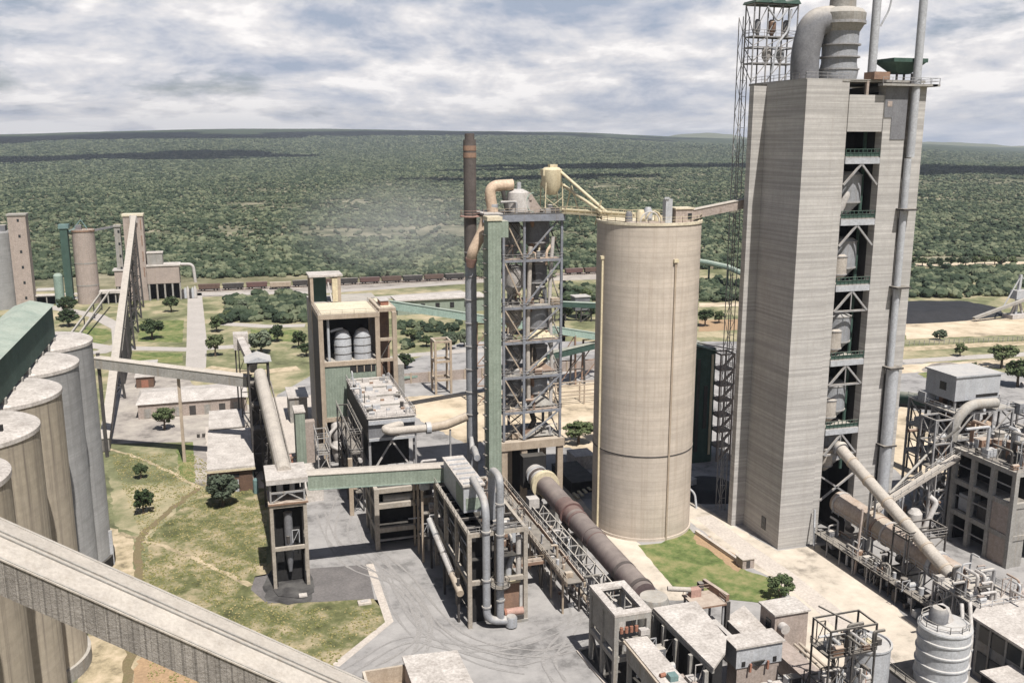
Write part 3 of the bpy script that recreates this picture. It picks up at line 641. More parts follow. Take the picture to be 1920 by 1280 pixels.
# ================================================================ BIG CONCRETE PREHEATER TOWER
def big_tower():
    X0, Y0 = 102.2, 151.8; ZT = 90.7; YB = 172.0
    T = thing('preheater_tower', 'tall pale board-marked concrete tower with a central column of open floors', 'tower', (115, 160, 0))
    # left wall block with chamfer-like step, rear wing
    b = MB(); b.prism([(102.2,151.8),(109.6,151.8),(109.6,152.5),(111.7,152.5),(111.7,154.2),(110.4,154.2),(110.4,165),(102.2,165)], 0, ZT); b.build('side_wall', 'tower', T)
    MB().prism([(99.4,165.01),(112,165.01),(112,166.6),(99.4,166.6)], 0, ZT-0.6).build('rear_wall', 'tower', T)
    b = MB(); b.prism([(119.3,152.1),(124.3,152.1),(124.3,153.2),(125.6,153.2),(125.6,152.1),(128.5,152.1),(128.5,168),(120.6,168),(120.6,154.0),(119.3,154.0)], 0, ZT-0.8); b.build('side_wall', 'tower', T)
    zs = [onY(1620, y, 152.4)[2] for y in (178, 247)]
    MB().box(103.2,111.9,166.61,YB,0,ZT-0.7).build('rear_wall', 'tower', T)
    MB().box(111.72,119.28,152.3,153.3,zs[1],zs[0]).build('front_panel', 'tower', T)
    # stepped ledge shadow painted as thin dark boxes on the upper right wall
    MB().box(119.35,121.0,151.98,152.09,84.0,89.7).build('shadow_patch', 'cyc', T)
    MB().box(121.02,124.28,151.98,152.09,80.0,89.7).build('shadow_patch', 'cyc', T)
    MB().box(119.9,120.9,151.94,152.08,86.0,87.0).build('hatch', 'concp', T)
    # parapet slots
    MB().box(111.72,119.28,152.3,152.9,zs[0]+2.6,ZT).build('lintel', 'tower', T)
    MB().box(115.3,115.8,152.35,152.9,zs[0],zs[0]+2.59).build('mullion', 'concp', T)
    MB().box(112.0,120.5,165.0,171.0,0,ZT-1).build('core_wall', 'dark', T)  # core wall coloured near-black for the deep shade of the bay
    MB().box(102.3,128.3,152.4,171.8,ZT-0.3,ZT+0.15).build('roof_deck', 'concg', T)
    MB().box(110.42,111.68,154.22,164.95,0,ZT-2).build('bay_shade_lining', 'dark', T); MB().box(119.32,120.58,154.02,164.95,0,ZT-2).build('bay_shade_lining', 'dark', T)  # dark sheets added to paint shade on the inner sides of the bay
    MB().box(111.7,119.3,160.2,160.5,8,ZT-4).build('bay_shade_screen', 'dark', T)  # dark sheet painting the shade behind the vessels
    # floors in the open bay
    lv = [onY(1620, y, 152.4)[2] for y in (292,407,530,668,795)]
    for z in lv:
        MB().box(111.75,119.25,152.4,164.9,z-0.35,z-0.1).build('floor_slab', 'concg', T)
        MB().box(111.72,119.28,152.15,152.7,z-1.5,z-0.36).build('floor_beam', 'galv', T)
        railing(T, [(111.8,152.3,z-0.1),(119.2,152.3,z-0.1)], 'dgreen', 1.3, 0.9, 0.12)
        MB().box(111.8,119.2,152.36,152.42,z-0.1,z+0.5).build('kickboard', 'dgreen', T)
    for i, z in enumerate(lv):
        zb = z-1.5; b = MB(); d = 3.9 if i < 4 else 4.2
        b.beam((115.5,152.4,zb),(111.8,152.4,zb-d),0.35); b.beam((115.5,152.4,zb),(119.2,152.4,zb-d),0.35)
        if i >= 2: b.beam((111.8,152.5,zb-d),(119.2,152.5,zb-d),0.35); b.beam((115.5,152.5,zb),(115.5,152.5,zb-d),0.2)
        b.build('brace', 'steel', T)
    MB().beam((111.8,152.6,9),(119.2,152.6,14),0.35).beam((119.2,152.6,9),(111.8,152.6,14),0.35).build('brace', 'steel', T)
    for i, z in enumerate(lv[1:]+[14.0]):
        zz = z+0.2
        if i == 0: MB().tube(bend([(113.2,155.5,zz+0.4),(114.6,155,zz+4.0),(116.2,155.5,zz+6.2)],1.2), 0.85, 14).build('duct', 'white', T, smooth=True)
        cyclone(T, (115.7,157.0,zz), 2.9, 8.2, 'pipe', .3)
        if i: cyclone(T, (114.2,155.4,zz), 1.6, 5.2, 'gallroof', 0.25)
    MB().tube([(118.6,156,14),(118.6,156,86)], 0.35, 8).build('riser_pipe', 'dgreen', T, smooth=True)
    # small door at the foot of the shaded wall
    MB().box(102.08,102.25,156.5,158,2.2,4.8).build('doorway', 'glass', T)
    # ledge and handrail, top right
    MB().box(117.5,129.6,150.6,152.05,ZT-1.0,ZT-0.6).build('ledge', 'concg', T)
    MB().box(128.52,130.2,150.6,168,ZT-1.0,ZT-0.6).build('ledge', 'concg', T)
    railing(T, [(117.5,150.7,ZT-.6),(130.1,150.7,ZT-.6),(130.1,168,ZT-.6)], 'steel')
    railing(T, [(102.4,171.5,ZT+.15),(102.4,152.6,ZT+.15),(111.5,152.6,ZT+.15)], 'steel')
    MB().box(116.2,119.6,151.6,154.6,ZT+0.15,ZT+1.5).build('roof_box', 'rust', T)
    return ZT
ZT = big_tower()
T = thing('exhaust_duct', 'huge grey bent gas duct crowning the concrete tower', 'duct', (112.5,157.5,ZT))
DS = MB().lathe((112.6,157.5,ZT+.15), [(3.3,0),(3.6,1.5),(3.2,3.2),(3.3,8.8)], 28).build('duct_shell', 'pipe', T, smooth=True)
for z in (2.0,4.2,6.4): MB().lathe((112.6,157.5,ZT+z), [(3.75,0),(3.75,.25)], 28).build('stiffening_ring', 'steel', DS)
MB().lathe((112.6,157.5,ZT+8.9), [(3.4,0),(4.2,1.4),(4.3,3.2),(3.7,3.9),(2.4,4.3),(2.3,6.2),(2.5,7.5)], 28).build('duct_head', 'concg', T, smooth=True)
MB().lathe((112.6,157.5,ZT+10.2), [(4.4,0),(4.4,.5)], 28).build('stiffening_ring', 'steel', T)
MB().tube(bend([(111.5,157.8,ZT+11.0),(106.8,158.0,ZT+10.6),(105.6,158.2,ZT+5),(106.0,158.4,ZT+0.2)],5.5,10), 2.6, 22).build('duct_bend', 'cyc', T, smooth=True)
T = thing('roof_steel_frame', 'open braced steel frame with green canopy on the left of the concrete tower roof', 'steel frame', (106,170,ZT))
frame(T, [100.6,103.6,106.8,110.2], [168.2,171.4], [ZT+.15,ZT+4,ZT+7,ZT+9,ZT+15], 0.22, 0.2, 'steel', br=[0,1,2,3], style='/', brw=.14, slabs=(ZT+4,ZT+9), slabm='brown', rails=(ZT+4,ZT+9), railm='steel')
for i, x in enumerate((100.6,103.6,106.8)):
    MB().q([(x-.4,167.2,ZT+15),(x+3.4,167.2,ZT+15),(x+3.4,172.2,ZT+15),(x-.4,172.2,ZT+15),(x-.2,167.4,ZT+15.5),(x+2.9,167.4,ZT+15.9),(x+2.9,172,ZT+15.9),(x-.2,172,ZT+15.5)],
       [(0,3,2,1),(4,5,6,7),(0,1,5,4),(1,2,6,5),(2,3,7,6),(3,0,4,7)]).build('canopy', 'dgreen', T)
for x, z, r, m in ((104.5,4.1,0.9,'white'),(107.6,4.1,0.8,'galv'),(105.4,9.1,0.8,'rust'),(108.6,9.1,0.7,'cyc'),(102.2,9.1,.6,'cyc')):
    MB().lathe((x,169.6,ZT+z), [(r*.3,0),(r,1.0),(r,2.6),(r*.5,3.1)], 14).build('vessel', m, T, smooth=True)
MB().tube(bend([(104.6,167.6,ZT+2),(105.5,167.4,ZT+7.5),(107.8,167.6,ZT+10),(108.6,168,ZT+14)],1), 0.22, 8).build('pipe', 'galv', T)
MB().tube(bend([(103,167.6,ZT+14.3),(105.5,167.6,ZT+11.5),(107.4,167.6,ZT+14)],1), 0.2, 8).build('pipe', 'galv', T)
T = thing('ladder_mast', 'slim braced steel ladder mast behind the left edge of the concrete tower', 'mast', (101,173.6,0))
for x in (100.9,102.3):
    for y in (172.8,174.4): MB().box(x-.07,x+.07,y-.07,y+.07,0,ZT+13).build('leg', 'steel', T)
b = MB()
for k in range(34):
    z = 3.05*k; s = k % 2
    b.beam((100.9,172.8,z),(102.3,172.8,z),0.08)
    b.beam((100.9 if s else 102.3,172.8,z),(102.3 if s else 100.9,172.8,z+3.05),0.08); b.beam((100.9,172.8 if s else 174.4,z),(100.9,174.4 if s else 172.8,z+3.05),0.08)
b.build('lattice', 'steel', T)
T = thing('feed_hopper', 'dark green square funnel hopper on the right of the concrete tower roof', 'hopper', (124.3,155,ZT))
MB().q([(120.9,152.4,ZT+3.4),(128.1,152.4,ZT+3.4),(128.1,157.6,ZT+3.4),(120.9,157.6,ZT+3.4),(123.2,154.2,ZT+1.4),(126.2,154.2,ZT+1.4),(126.2,156,ZT+1.4),(123.2,156,ZT+1.4)],[(4,5,6,7)[::-1],(0,1,5,4)[::-1],(1,2,6,5)[::-1],(2,3,7,6)[::-1],(3,0,4,7)[::-1],(0,1,2,3)]).build('funnel', 'dgreen', T)
MB().box(120.7,128.3,152.2,157.8,ZT+3.4,ZT+4.1).build('rim', 'dgreen', T)
for x in (123,126.4):
    for y in (154,156.2): MB().box(x-.15,x+.15,y-.15,y+.15,ZT+.15,ZT+1.5).build('leg', 'brown', T)
tag(MB().tube([(118.9,156.0,ZT+.15),(118.9,156.0,ZT+20)], 0.8, 16).build('vent_stack', 'galv', smooth=True), 'tall grey vent pipe left of the green funnel hopper', 'pipe')
tag(MB().tube(bend([(119.9,155.8,ZT+10),(121.3,155.4,ZT+13),(121.9,155.2,ZT+18)],1), 0.18, 8).build('cable_conduit', 'galv', smooth=True), 'thin curved conduit beside the tall grey vent pipe', 'pipe')
tag(MB().tube([(125.6,151.6,ZT-14),(125.6,151.6,ZT+22)], 0.75, 16).build('vent_stack', 'galv', smooth=True), 'tall grey pipe rising past the right edge of the tower roof', 'pipe')
T = thing('downpipe', 'long grey pipe running down the right front of the concrete tower', 'pipe', (125,151,0))
MB().tube([(125.0,151.4,36),(125.0,151.4,ZT-14.2)], 0.65, 16).build('upper_pipe', 'galv', T, smooth=True)
MB().tube([(125.3,150.9,2),(125.3,150.9,36)], 1.15, 20).build('lower_pipe', 'galv', T, smooth=True)
for z in (36,52,67,20): MB().box(123.7,126.8,149.6,152.05,z-.2,z+.15).build('bracket', 'brown', T)

# ================================================================ GREAT SILO
def great_silo():
    cx, cyy, r, z = 81.9, 172.9, 10.35, 64.0
    T = thing('homogenising_silo', 'huge tan concrete cylinder silo in the middle right', 'silo', (cx,cyy,0))
    MB().lathe((cx,cyy,0), [(r+0.25,0),(r+0.25,0.6),(r,0.62),(r,z)], 96).build('shell', 'silo', T, smooth=True)
    MB().lathe((cx,cyy,0), [(r+.08,17.9),(r+.08,18.15)], 96).build('joint_band', 'brown', T)
    MB().lathe((cx,cyy,z), [(r+.2,0),(r+.2,.5),(r-0.5,.5),(r-0.5,.1),(0.1,.1)], 64).build('roof', 'cream', T)
    railing(T, [(cx+(r-.1)*math.cos(2*math.pi*k/28), cyy+(r-.1)*math.sin(2*math.pi*k/28), z+.5) for k in range(29)], 'creamp')
    for px, w, zt in ((1241,0.35,57.5),(1116,0.45,57.5)):
        a = math.atan2(onY(px,1000,164)[1]-cyy, onY(px,1000,164)[0]-cx) if px > 1150 else R(180+7)
        p = (cx+(r+.12)*math.cos(a), cyy+(r+.12)*math.sin(a))
        MB().box(p[0]-w/2,p[0]+w/2,p[1]-w/2,p[1]+w/2,0,zt).build('conduit', 'creamp' if px < 1150 else 'tan', T)
        MB().box(p[0]-.5,p[0]+.5,p[1]-.4,p[1]+.4,zt-.5,zt+.1).build('conduit_cap', 'creamp', T)
    for px in (1172,1200,1222,1262): pass
    return cx, cyy, r, z
cx, cyy, sr, sz = great_silo()
zr = sz+0.12
T = thing('roof_filter_house', 'pinkish box with rounded roof on top of the great silo', 'equipment house', (86,168.5,zr))
MB().box(84.8,88.6,167,170,zr,zr+2.6).build('wall', 'concp', T)
MB().prism([(84.6,166.8),(88.8,166.8),(88.8,170.2),(84.6,170.2)], zr+2.6, zr+2.9).build('roof', 'cream', T)
MB().box(87.4,88.2,166.9,167.02,zr+.6,zr+1.8).build('window', 'glass', T)
T = thing('dust_filter', 'slim blue-grey filter box on top of the great silo', 'filter', (83.4,168,zr))
MB().box(82.8,84.2,167.4,168.8,zr,zr+4.6).build('body', 'galv', T); MB().box(82.4,83.4,167.2,167.38,zr+4.6,zr+5).build('vent', 'galv', T)
T = thing('roof_blower', 'cluster of grey blowers and a hooped guard on the great silo roof', 'blower', (79,169,zr))
for x, y, r_, h in ((76.2,170,.7,2.2),(78,168.5,.9,2.6),(80,169.5,.9,3.0),(81.2,168,.5,1.8)): MB().lathe((x,y,zr), [(r_,0),(r_,h*.7),(r_*.6,h)], 14).build('blower_body', rnd.choice(['cyc','creamp','galv']), T, smooth=True)
MB().tube([(79.2+2*math.cos(R(a)),166.8,zr+2*math.sin(R(a))+.3) for a in range(0,181,15)], 0.16, 8).build('guard_hoop', 'white', T)
MB().tube([(80.4+1.6*math.cos(R(a)),167.6,zr+2.0*math.sin(R(a))+.3) for a in range(0,181,15)], 0.16, 8).build('guard_hoop', 'creamp', T)
MB().box(75.2,82.2,166.4,169.5,zr+.0,zr+.35).build('plinth', 'concp', T)
# walkway gallery from silo to tower
T = thing('conveyor_gallery', 'pinkish grey gallery rising from the great silo roof to the concrete tower', 'conveyor gallery', (96,168,zr))
gallery(T, (88.8,169.6,zr+.4), (103.1,169.0,zr+2.8), 2.0, 1.7, 'concp', 'gallroof', .15)
MB().box(101.6,103.1,168.2,170,zr-1,zr+2.7).build('end_support', 'concg', T)
T = thing('pipe_bridge', 'pale pipe bridge from the cyclone tower to the great silo roof', 'pipe bridge', (72,178,62))
p0 = (68.6,187,sz+1.0); p1 = (77.5,170,sz+1.1)
MB().beam(p0,p1,1.6,.3).build('deck', 'creamp', T); 
d = Vector((p1[0]-p0[0],p1[1]-p0[1],0)).normalized(); a = Vector((d.y,-d.x,0))*.8
for s in (-1,1): railing(T, [tuple(Vector(p0)+a*s+Vector((0,0,.15))), tuple(Vector(p1)+a*s+Vector((0,0,.15)))], 'creamp', 1.2, 1.6, .09)
MB().tube([Vector(p0)+Vector((0,0,.6)), Vector(p1)+Vector((0,0,.6))], 0.35, 10).build('pipe', 'creamp', T, smooth=True)

# ================================================================ STEEL CYCLONE TOWER
def steel_tower():
    x0, x1, y0, y1 = 55.6, 68.4, 186.7, 198.0
    T = thing('cyclone_tower', 'blue-grey braced steel tower packed with cyclones on concrete columns', 'tower', (62,192,0))
    zs = [16.2,22.6,30.4,38.0,45.5,55.5,64.6]
    # concrete base
    for x in (x0,60.1,x1):
        for y in (y0,y1): MB().box(x-.65,x+.65,y-.6,y+.6,0,14.2).build('base_column', 'tan', T)
    MB().box(x0-1.0,x1+1.0,y0-.9,y0+.9,14.2,16.0).build('base_beam', 'tan', T)
    MB().box(x0-1.0,x1+1.0,y0+.91,y1+.9,14.6,15.9).build('base_slab', 'conc', T)
    MB().box(x0+.2,x1-1.2,y1-.2,y1+.2,0,14.2).build('back_wall', 'dark', T)
    frame(T, [x0,60.1,x1], [y0,y1], zs, 0.5, 0.45, 'lilac', br=[0,1,2,3,4,5], brm='brown', brsides='lrb', style='/', brw=.24, slabs=(), rails=tuple(zs[1:]), railm='steel')
    for k in range(6):
        z0, z1 = zs[k], zs[k+1]-.4
        MB().beam((60.3,y0-.05,z0+.2),(x1-.2,y0-.05,z1),.30).build('brace', 'lilac', T)
        MB().beam((60.0,y0-.05,z0+.2),(x0+.2,y0-.05,z1),.26).build('brace', 'tan', T)
        MB().beam((60.3,y1+.05,z1),(x1-.2,y1+.05,z0+.2),.26).build('brace', 'rust', T)
        if k: # grating with holes: two strips per floor
            MB().box(x0+.4,x1-.4,y0+.4,y0+2.0,z0-.02,z0+.1).build('floor_grating', 'rust' if k % 2 else 'concg', T)
            MB().box(x0+.4,x1-.4,y1-4,y1-.4,z0-.02,z0+.1).build('floor_grating', 'brown', T)
        # zigzag stair on the left bay
        b = MB(); n = 2
        for j in range(n):
            za = z0+(z1+.4-z0)*j/n; zb = z0+(z1+.4-z0)*(j+1)/n; xa, xb = (56.2,59.6) if j % 2 == 0 else (59.6,56.2)
            b.beam((xa,y0+1.0,za+.15),(xb,y0+1.0,zb),.7,.16)
            b.beam((xa,y0+.6,za+1.2),(xb,y0+.6,zb+1.1),.08); b.beam((xa,y0+.6,za+.6),(xb,y0+.6,zb+.5),.06)
        b.build('stair', 'brown', T)
    c = 64.3
    cyclone(T, (c,191.0,56.3), 2.7, 8.0, 'cyc', .3); cyclone(T, (59,193.5,54.5), 2.2, 8.6, 'pipe', .35)
    cyclone(T, (c-.3,191.5,46.2), 2.7, 8.6, 'cyc'); cyclone(T, (58.6,189.6,46.8), 2.2, 7.2, 'white', .4)
    cyclone(T, (c,191.0,36.4), 2.9, 8.8, 'pipe'); cyclone(T, (c+.2,191.5,29.2), 2.4, 7.2, 'cyc')
    cyclone(T, (c,191,22.8), 2.5, 6.6, 'pipe'); cyclone(T, (58.6,190,30.6), 2.1, 7, 'cyc'); cyclone(T, (58.6,190,39), 2.0, 7, 'gallroof'); cyclone(T, (58.6,190,22.8), 2.0, 7, 'cyc')
    MB().tube(bend([(66.6,188,20),(66.9,188,33),(66.2,188,47),(66.9,188,60)],3), .42, 12).build('duct', 'white', T, smooth=True); MB().tube(bend([(61.6,188,24),(61.3,188,40),(61.9,188,58)],3), .5, 12).build('duct', 'gallroof', T, smooth=True)
    rr = random.Random(3)
    for k in range(10):
        x, y, z = rr.uniform(61,67.6), rr.uniform(187.6,189.4), rr.uniform(17,60)
        x2, z2 = x+rr.uniform(-2.5,2.5), z+rr.uniform(2,6)
        MB().tube(bend([(x,y,z),(x,y,(z+z2)/2),(x2,y+.8,z2)],.8), rr.uniform(.14,.42), 10).build('duct', rr.choice(['tan','rust','brown','galv','creamp','peach']), T, smooth=True)
    for k in range(7):
        clutter(T, x0+.8, x1-.8, y0+.6, y0+3.4, (zs[k]+.1,), 8, 40+k, ('tan','rust','brown','galv','steel','cyc','brown'), 1.3)
    for k in range(6):
        z0, z1 = zs[k], zs[k+1]; MB().tube([(62.2,189.8,z0+.5),(63.4,189.5,(z0+z1)/2),(62.6,189.2,z1-.8)], .6, 12).build('riser_duct', rr.choice(['rust','brown','cyc']), T, smooth=True)
    # inverted-V hoppers seen over the floors
    for z, m in ((38.4,'creamp'),(31.0,'rust'),(23.2,'concg'),(16.4,'concg')):
        MB().q([(61,187.4,z),(67.6,187.4,z),(67.6,190,z),(61,190,z),(64.2,188.4,z+2.2),(64.4,188.4,z+2.2),(64.4,189,z+2.2),(64.2,189,z+2.2)],[(0,3,2,1),(4,5,6,7),(0,1,5,4),(1,2,6,5),(2,3,7,6),(3,0,4,7)]).build('hopper_cover', m, T)
    # top floor
    MB().box(x0-4.6,x1+.6,y0-.8,y1+.8,64.65,65.0).build('roof_deck', 'dark', T)
    MB().box(x0-4.6,x1+.4,y0-.95,y0-.55,63.5,64.9).build('roof_beam', 'lilac', T)
    MB().box(x0-4.4,x0-.4,y0-1.0,y1-4,65.02,65.3).build('roof_plate', 'white', T)
    railing(T, [(x0-4.4,y0-.7,65.05),(x1+.5,y0-.7,65.05),(x1+.5,y1+.6,65.05)], 'tan')
    return T
steel_tower()
def steel_top():
    z = 65.02
    T = thing('top_cyclone_vessel', 'pale pinkish cylinder vessel on top of the blue-grey steel tower', 'vessel', (59.8,190,z))
    MB().lathe((59.8,190,z), [(2.4,0),(2.4,.2),(2.55,.25),(2.3,4.2),(1.0,4.9)], 28).build('shell', 'white', T, smooth=True)
    MB().tube(bend([(59.9,189.9,z+4.8),(59.9,189.9,z+6.3)],.5), .5, 12).build('outlet', 'galv', T)
    MB().q([(61.6,189,z),(65.2,189,z),(65.2,191,z),(61.6,191,z),(61.6,189,z+4.2),(62.2,189,z+4.2),(62.2,191,z+4.2),(61.6,191,z+4.2)],[(0,3,2,1),(4,5,6,7),(0,1,5,4),(1,2,6,5),(2,3,7,6),(3,0,4,7)]).build('side_chute', 'concp', T)
    T = thing('peach_gas_duct', 'peach coloured bent gas duct beside the pinkish vessel', 'duct', (55,190,z))
    MB().tube(bend([(54.0,190,z+.3),(53.6,190,z+3.4),(53.8,190,z+6.0),(57.0,190,z+6.2),(58.6,190,z+4.6)],1.6), [1.25]*22, 16).build('duct_shell', 'peach', T, smooth=True) if False else MB().tube(bend([(54.3,190,z+.2),(53.4,190,z+5.6),(58.6,190,z+5.8)],2.2,8), 1.15, 16).build('duct_shell', 'peach', T, smooth=True)
    MB().lathe((54.2,190,z+.0), [(.7,0),(1.2,1.4),(1.2,1.9)], 16).build('cone', 'galv', T, smooth=True)
    MB().tube([(56.3,189.4,z+4.6),(57.2,189.2,z+.1)], .45, 12).build('downcomer', 'brown', T, smooth=True)
    T = thing('cream_dust_collector', 'cream cylinder dust collector on thin legs above the steel tower', 'dust collector', (67,190,z))
    MB().lathe((67.2,190,z+5.2), [(1.0,-1.6),(2.1,.3),(2.2,3.6),(1.5,4.1)], 20).build('shell', 'creamp', T, smooth=True)
    MB().box(65.0,66.2,189,191,z+7.6,z+8.9).build('inlet_box', 'creamp', T); MB().box(66.6,68.2,189.2,190.8,z+9.2,z+9.9).build('fan_box', 'creamp', T)
    for x in (65.2,69.2):
        for y in (188.4,191.6): MB().beam((x,y,z-.2),(x*.9+67.2*.1,y,z+6.2),.2).build('leg', 'creamp', T)
    for a in ((65.2,188.3,69.2,188.3),(65.2,191.7,69.2,191.7)):
        MB().beam((a[0],a[1],z+.2),(a[2],a[3],z+3.2),.12).beam((a[2],a[3],z+.2),(a[0],a[1],z+3.2),.12).build('brace', 'creamp', T)
    MB().tube([(65.6+1.6*math.cos(R(a))-3.0,188,z+2.2+2.0*math.sin(R(a))) for a in range(90,271,15)], .09, 8).build('hose_loop', 'conveyor', T)
    for dy in (0,1.0):
        T = thing('transfer_pipe', ('upper' if dy == 0 else 'lower')+' of two cream pipes slanting from the dust collector to the great silo', 'pipe', (72,185,z))
        zz = z+8.9-3.3*(dy > 0); xs = 68.4+1.2*dy
        MB().tube([(xs,189.6,zz),(74.6 if dy == 0 else 73.2,176.5,sz+1.4+dy*.3)], .32, 12).build('pipe_body', 'creamp', T, smooth=True)
        MB().lathe((xs,189.6,zz-.25), [(.5,0),(.5,.5)], 12).build('flange', 'creamp', T)
    T = thing('pipe_stand', 'cream braced stand under the two slanting pipes', 'stand', (70.5,187,62))
    MB().beam((69.5,188.2,z-1),(70.4,186.6,z+5.6),.22).beam((71.6,184,z-1.5),(70.4,186.6,z+5.6),.2).build('leg', 'creamp', T)
    MB().beam((73.2,180,63),(73.6,178,68),.2).beam((74.4,178.6,63.2),(73.0,178.8,66.6),.2).build('leg', 'creamp', T)
steel_top()
# ---- stack, elevator
T = thing('exhaust_stack', 'tall slim dark brown exhaust stack with a banded top', 'stack', (49.3,190,0))
US = MB().tube([(49.4,190,55.0),(49.4,190,80.0)], 1.3, 24).build('upper_shaft', 'stackb', T, smooth=True)
MB().lathe((49.4,190,80.0), [(1.0,0),(1.0,1.2),(.8,1.25)], 20).build('tip', 'stackb', T)
for z, m in ((77.8,'rust'),(76.4,'rust')): MB().lathe((49.4,190,z), [(1.36,0),(1.36,1.0)], 24).build('band', m, US)
MB().tube([(49.4,190,0),(49.4,190,55.0)], 1.2, 24).build('lower_shaft', 'pipe', T, smooth=True)
MB().lathe((49.4,190,64.4), [(2.2,0),(2.2,.25)], 16).build('platform', 'pinkm', US); railing(US, [(49.4+2.1*math.cos(R(a)),190+2.1*math.sin(R(a)),64.6) for a in range(0,361,45)], 'pinkm')
b = MB()
for k in range(8): z = 22+5*k; b.lathe((49.4,190,z), [(1.42,0),(1.42,.2)], 20)
b.build('flange', 'steel', T)
T = thing('quench_duct', 'peach duct curving out of the exhaust stack beside the pale green elevator', 'duct', (51,189,52))
MB().tube(bend([onY(912,405,187.2),onY(906,432,187.2),onY(886,472,187.2),onY(884,484,188)],1.5), 1.1, 16).build('duct_shell', 'peach', T, smooth=True)
MB().tube([onY(884,484,188),onY(882,500,188.4)], [1.2,.8], 16).build('reducer', 'pinkm', T, smooth=True)
T = thing('bucket_elevator', 'tall pale green elevator shaft in front of the steel tower', 'elevator', (53,182,0))
MB().box(50.75,53.45,181.2,184.2,11.0,64.2).build('casing', 'green', T)
MB().box(50.55,53.7,181.0,184.4,64.2,65.0).build('head', 'cream', T)
MB().box(53.46,55.0,181.2,184.2,60.8,64.1).build('discharge_chute', 'green', T)
MB().box(51.0,53.2,181.5,183.9,0,11.0).build('boot', 'pipe', T)
b = MB()
for k in range(18): z = 12+2.9*k; b.box(50.0,50.75,182,183.6,z,z+.12)
b.beam((50.1,182.2,11),(50.1,182.2,62),.12); b.build('ladder', 'brown', T)
# duct from stack foot to the front filter
tag(MB().tube(bend([(49.0,189,17),(48.6,187,14.5),(43.5,166,22.5),(42.5,160,22.6)],3), .6, 16).build('linking_duct', 'pipe', smooth=True), 'grey duct leading from the foot of the stack to the front filter structure', 'duct')
# ================================================================ LEFT SILOS AND GALLERIES
sil_lab = ['grey concrete storage silo ending the left row under the green gallery',
 'grey concrete storage silo second from the far end of the left row',
 'brownish streaked storage silo in the middle of the left row',
 'tan streaked storage silo with a small dark hatch on its roof',
 'dark streaked tan storage silo just above the foreground gallery at the left edge',
 'nearest tan storage silo of the left row, its foot seen below the foreground gallery']
for k in range(6):
    X, Y, r, z = -33.3, 185.0-18.6*k, 9.15, 44.0
    T = thing('storage_silo', sil_lab[k], 'silo', (X,Y,0), 'concrete silos in the row at the left')
    m = 'silo_grey' if k < 2 else 'silo_tan'
    MB().lathe((X,Y,0), [(r+.05,0),(r,.1),(r,z)], 80).build('shell', m, T, smooth=True)
    RF = MB().lathe((X,Y,z), [(r+.15,-.5),(r+.15,0.05),(r-.3,.3),(.5,1.0),(.1,1.0)], 80).build('roof', 'roof', T, smooth=True)
    if k == 3: MB().box(X+5.2,X+5.7,Y-3.2,Y-2.7,z+.3,z+1.3).build('hatch', 'dark', RF)
    if k in (0,1,4): MB().box(X+r-.1,X+r+.5,Y-1.6,Y-1.2,0,7).build('ladder', 'galv', T)
    b = MB(); b.lathe((X,Y,0), [(r+.5,0),(r+.5,2.2)], 60); b.build('base_ring', 'dark' if k < 2 else 'concg', T)
T = thing('silo_top_gallery', 'dark green gallery with pale green roof running over the left silos', 'conveyor gallery', (-33,140,44))
MB().box(-36,-30,78,184,45.2,50.9).build('wall', 'dgreen', T)
MB().q([(-36.3,77.6,50.95),(-29.7,77.6,50.95),(-36.3,184.4,50.95),(-29.7,184.4,50.95),(-33.6,77.6,51.9),(-33.6,184.4,51.9)],[(0,1,4),(3,2,5),(1,3,5,4),(2,0,4,5),(0,2,3,1)]).build('roof', 'glight', T)
for y in range(80,184,6):
    MB().box(-36.2,-35.4,y,y+.8,44.0,45.2).build('foot', 'concg', T); MB().box(-30.6,-29.8,y,y+.8,44.0,45.2).build('foot', 'concg', T)
T = thing('foreground_gallery', 'large concrete-grey enclosed conveyor gallery crossing the bottom left foreground', 'conveyor gallery', (-9,76,0))
P0 = Vector((-18.9,79.2,46.0)); P1 = Vector((-0.6,73.6,36.35)); D = P1-P0
gallery(T, P0-D*2.2, P1+D*3.2, 4.9, 3.15, 'gallside', 'gallroof', .35)
for s in (-1.9, 3.0):
    c = P0+D*s if s < 0 else P1+D*s; trestle(T, (c.x,c.y), 'y', 4.5, max(2, c.z-.1), 'conc', 1.0, 3, 1.3)
a = Vector((D.y,-D.x,0)).normalized()
b = MB()
for s in (-2.3,2.45): b.beam(P0-D*2.2+a*s+Vector((0,0,3.32)), P1+D*3+a*s+Vector((0,0,3.32)), .14, .12)
b.build('roof_edge', 'concg', T)
b = MB()
for s in (-.25,.3): b.beam(P0-D*2.2+a*s+Vector((0,0,3.72)), P1+D*3+a*s+Vector((0,0,3.72)), .12)
b.build('roof_rail', 'concg', T)

# long inclined gallery to the packing plant
T = thing('inclined_gallery', 'long pale inclined conveyor climbing to the distant pinkish packing tower', 'conveyor gallery', (-33,256,0))
gallery(T, (-32.6,256,0.3), (-41.5,506,39.6), 2.1, 3.4, 'gallside', 'gallroof', .1)
for f in (.22,.38,.52,.66,.8,.92):
    x, y, z = -32.6-8.9*f, 256+250*f, .3+39.3*f; trestle(T, (x,y), 'x', 2.6, z, 'brown', .7, max(2,int(z/5)), 1.6)
MB().q([(-35.2,330,0.1),(-34.0,330,0.1),(-34.0,330,11.5),(-35.2,330,11.5),(-37.0,380,0.1),(-35.8,380,.1),(-35.8,380,19.5),(-37.0,380,19.5)],[(0,1,2,3),(4,7,6,5),(0,4,5,1),(1,5,6,2),(2,6,7,3),(3,7,4,0)]).build('support_shade_wall', 'brown', T)  # dark wedge painting supports and the shade below the gallery together
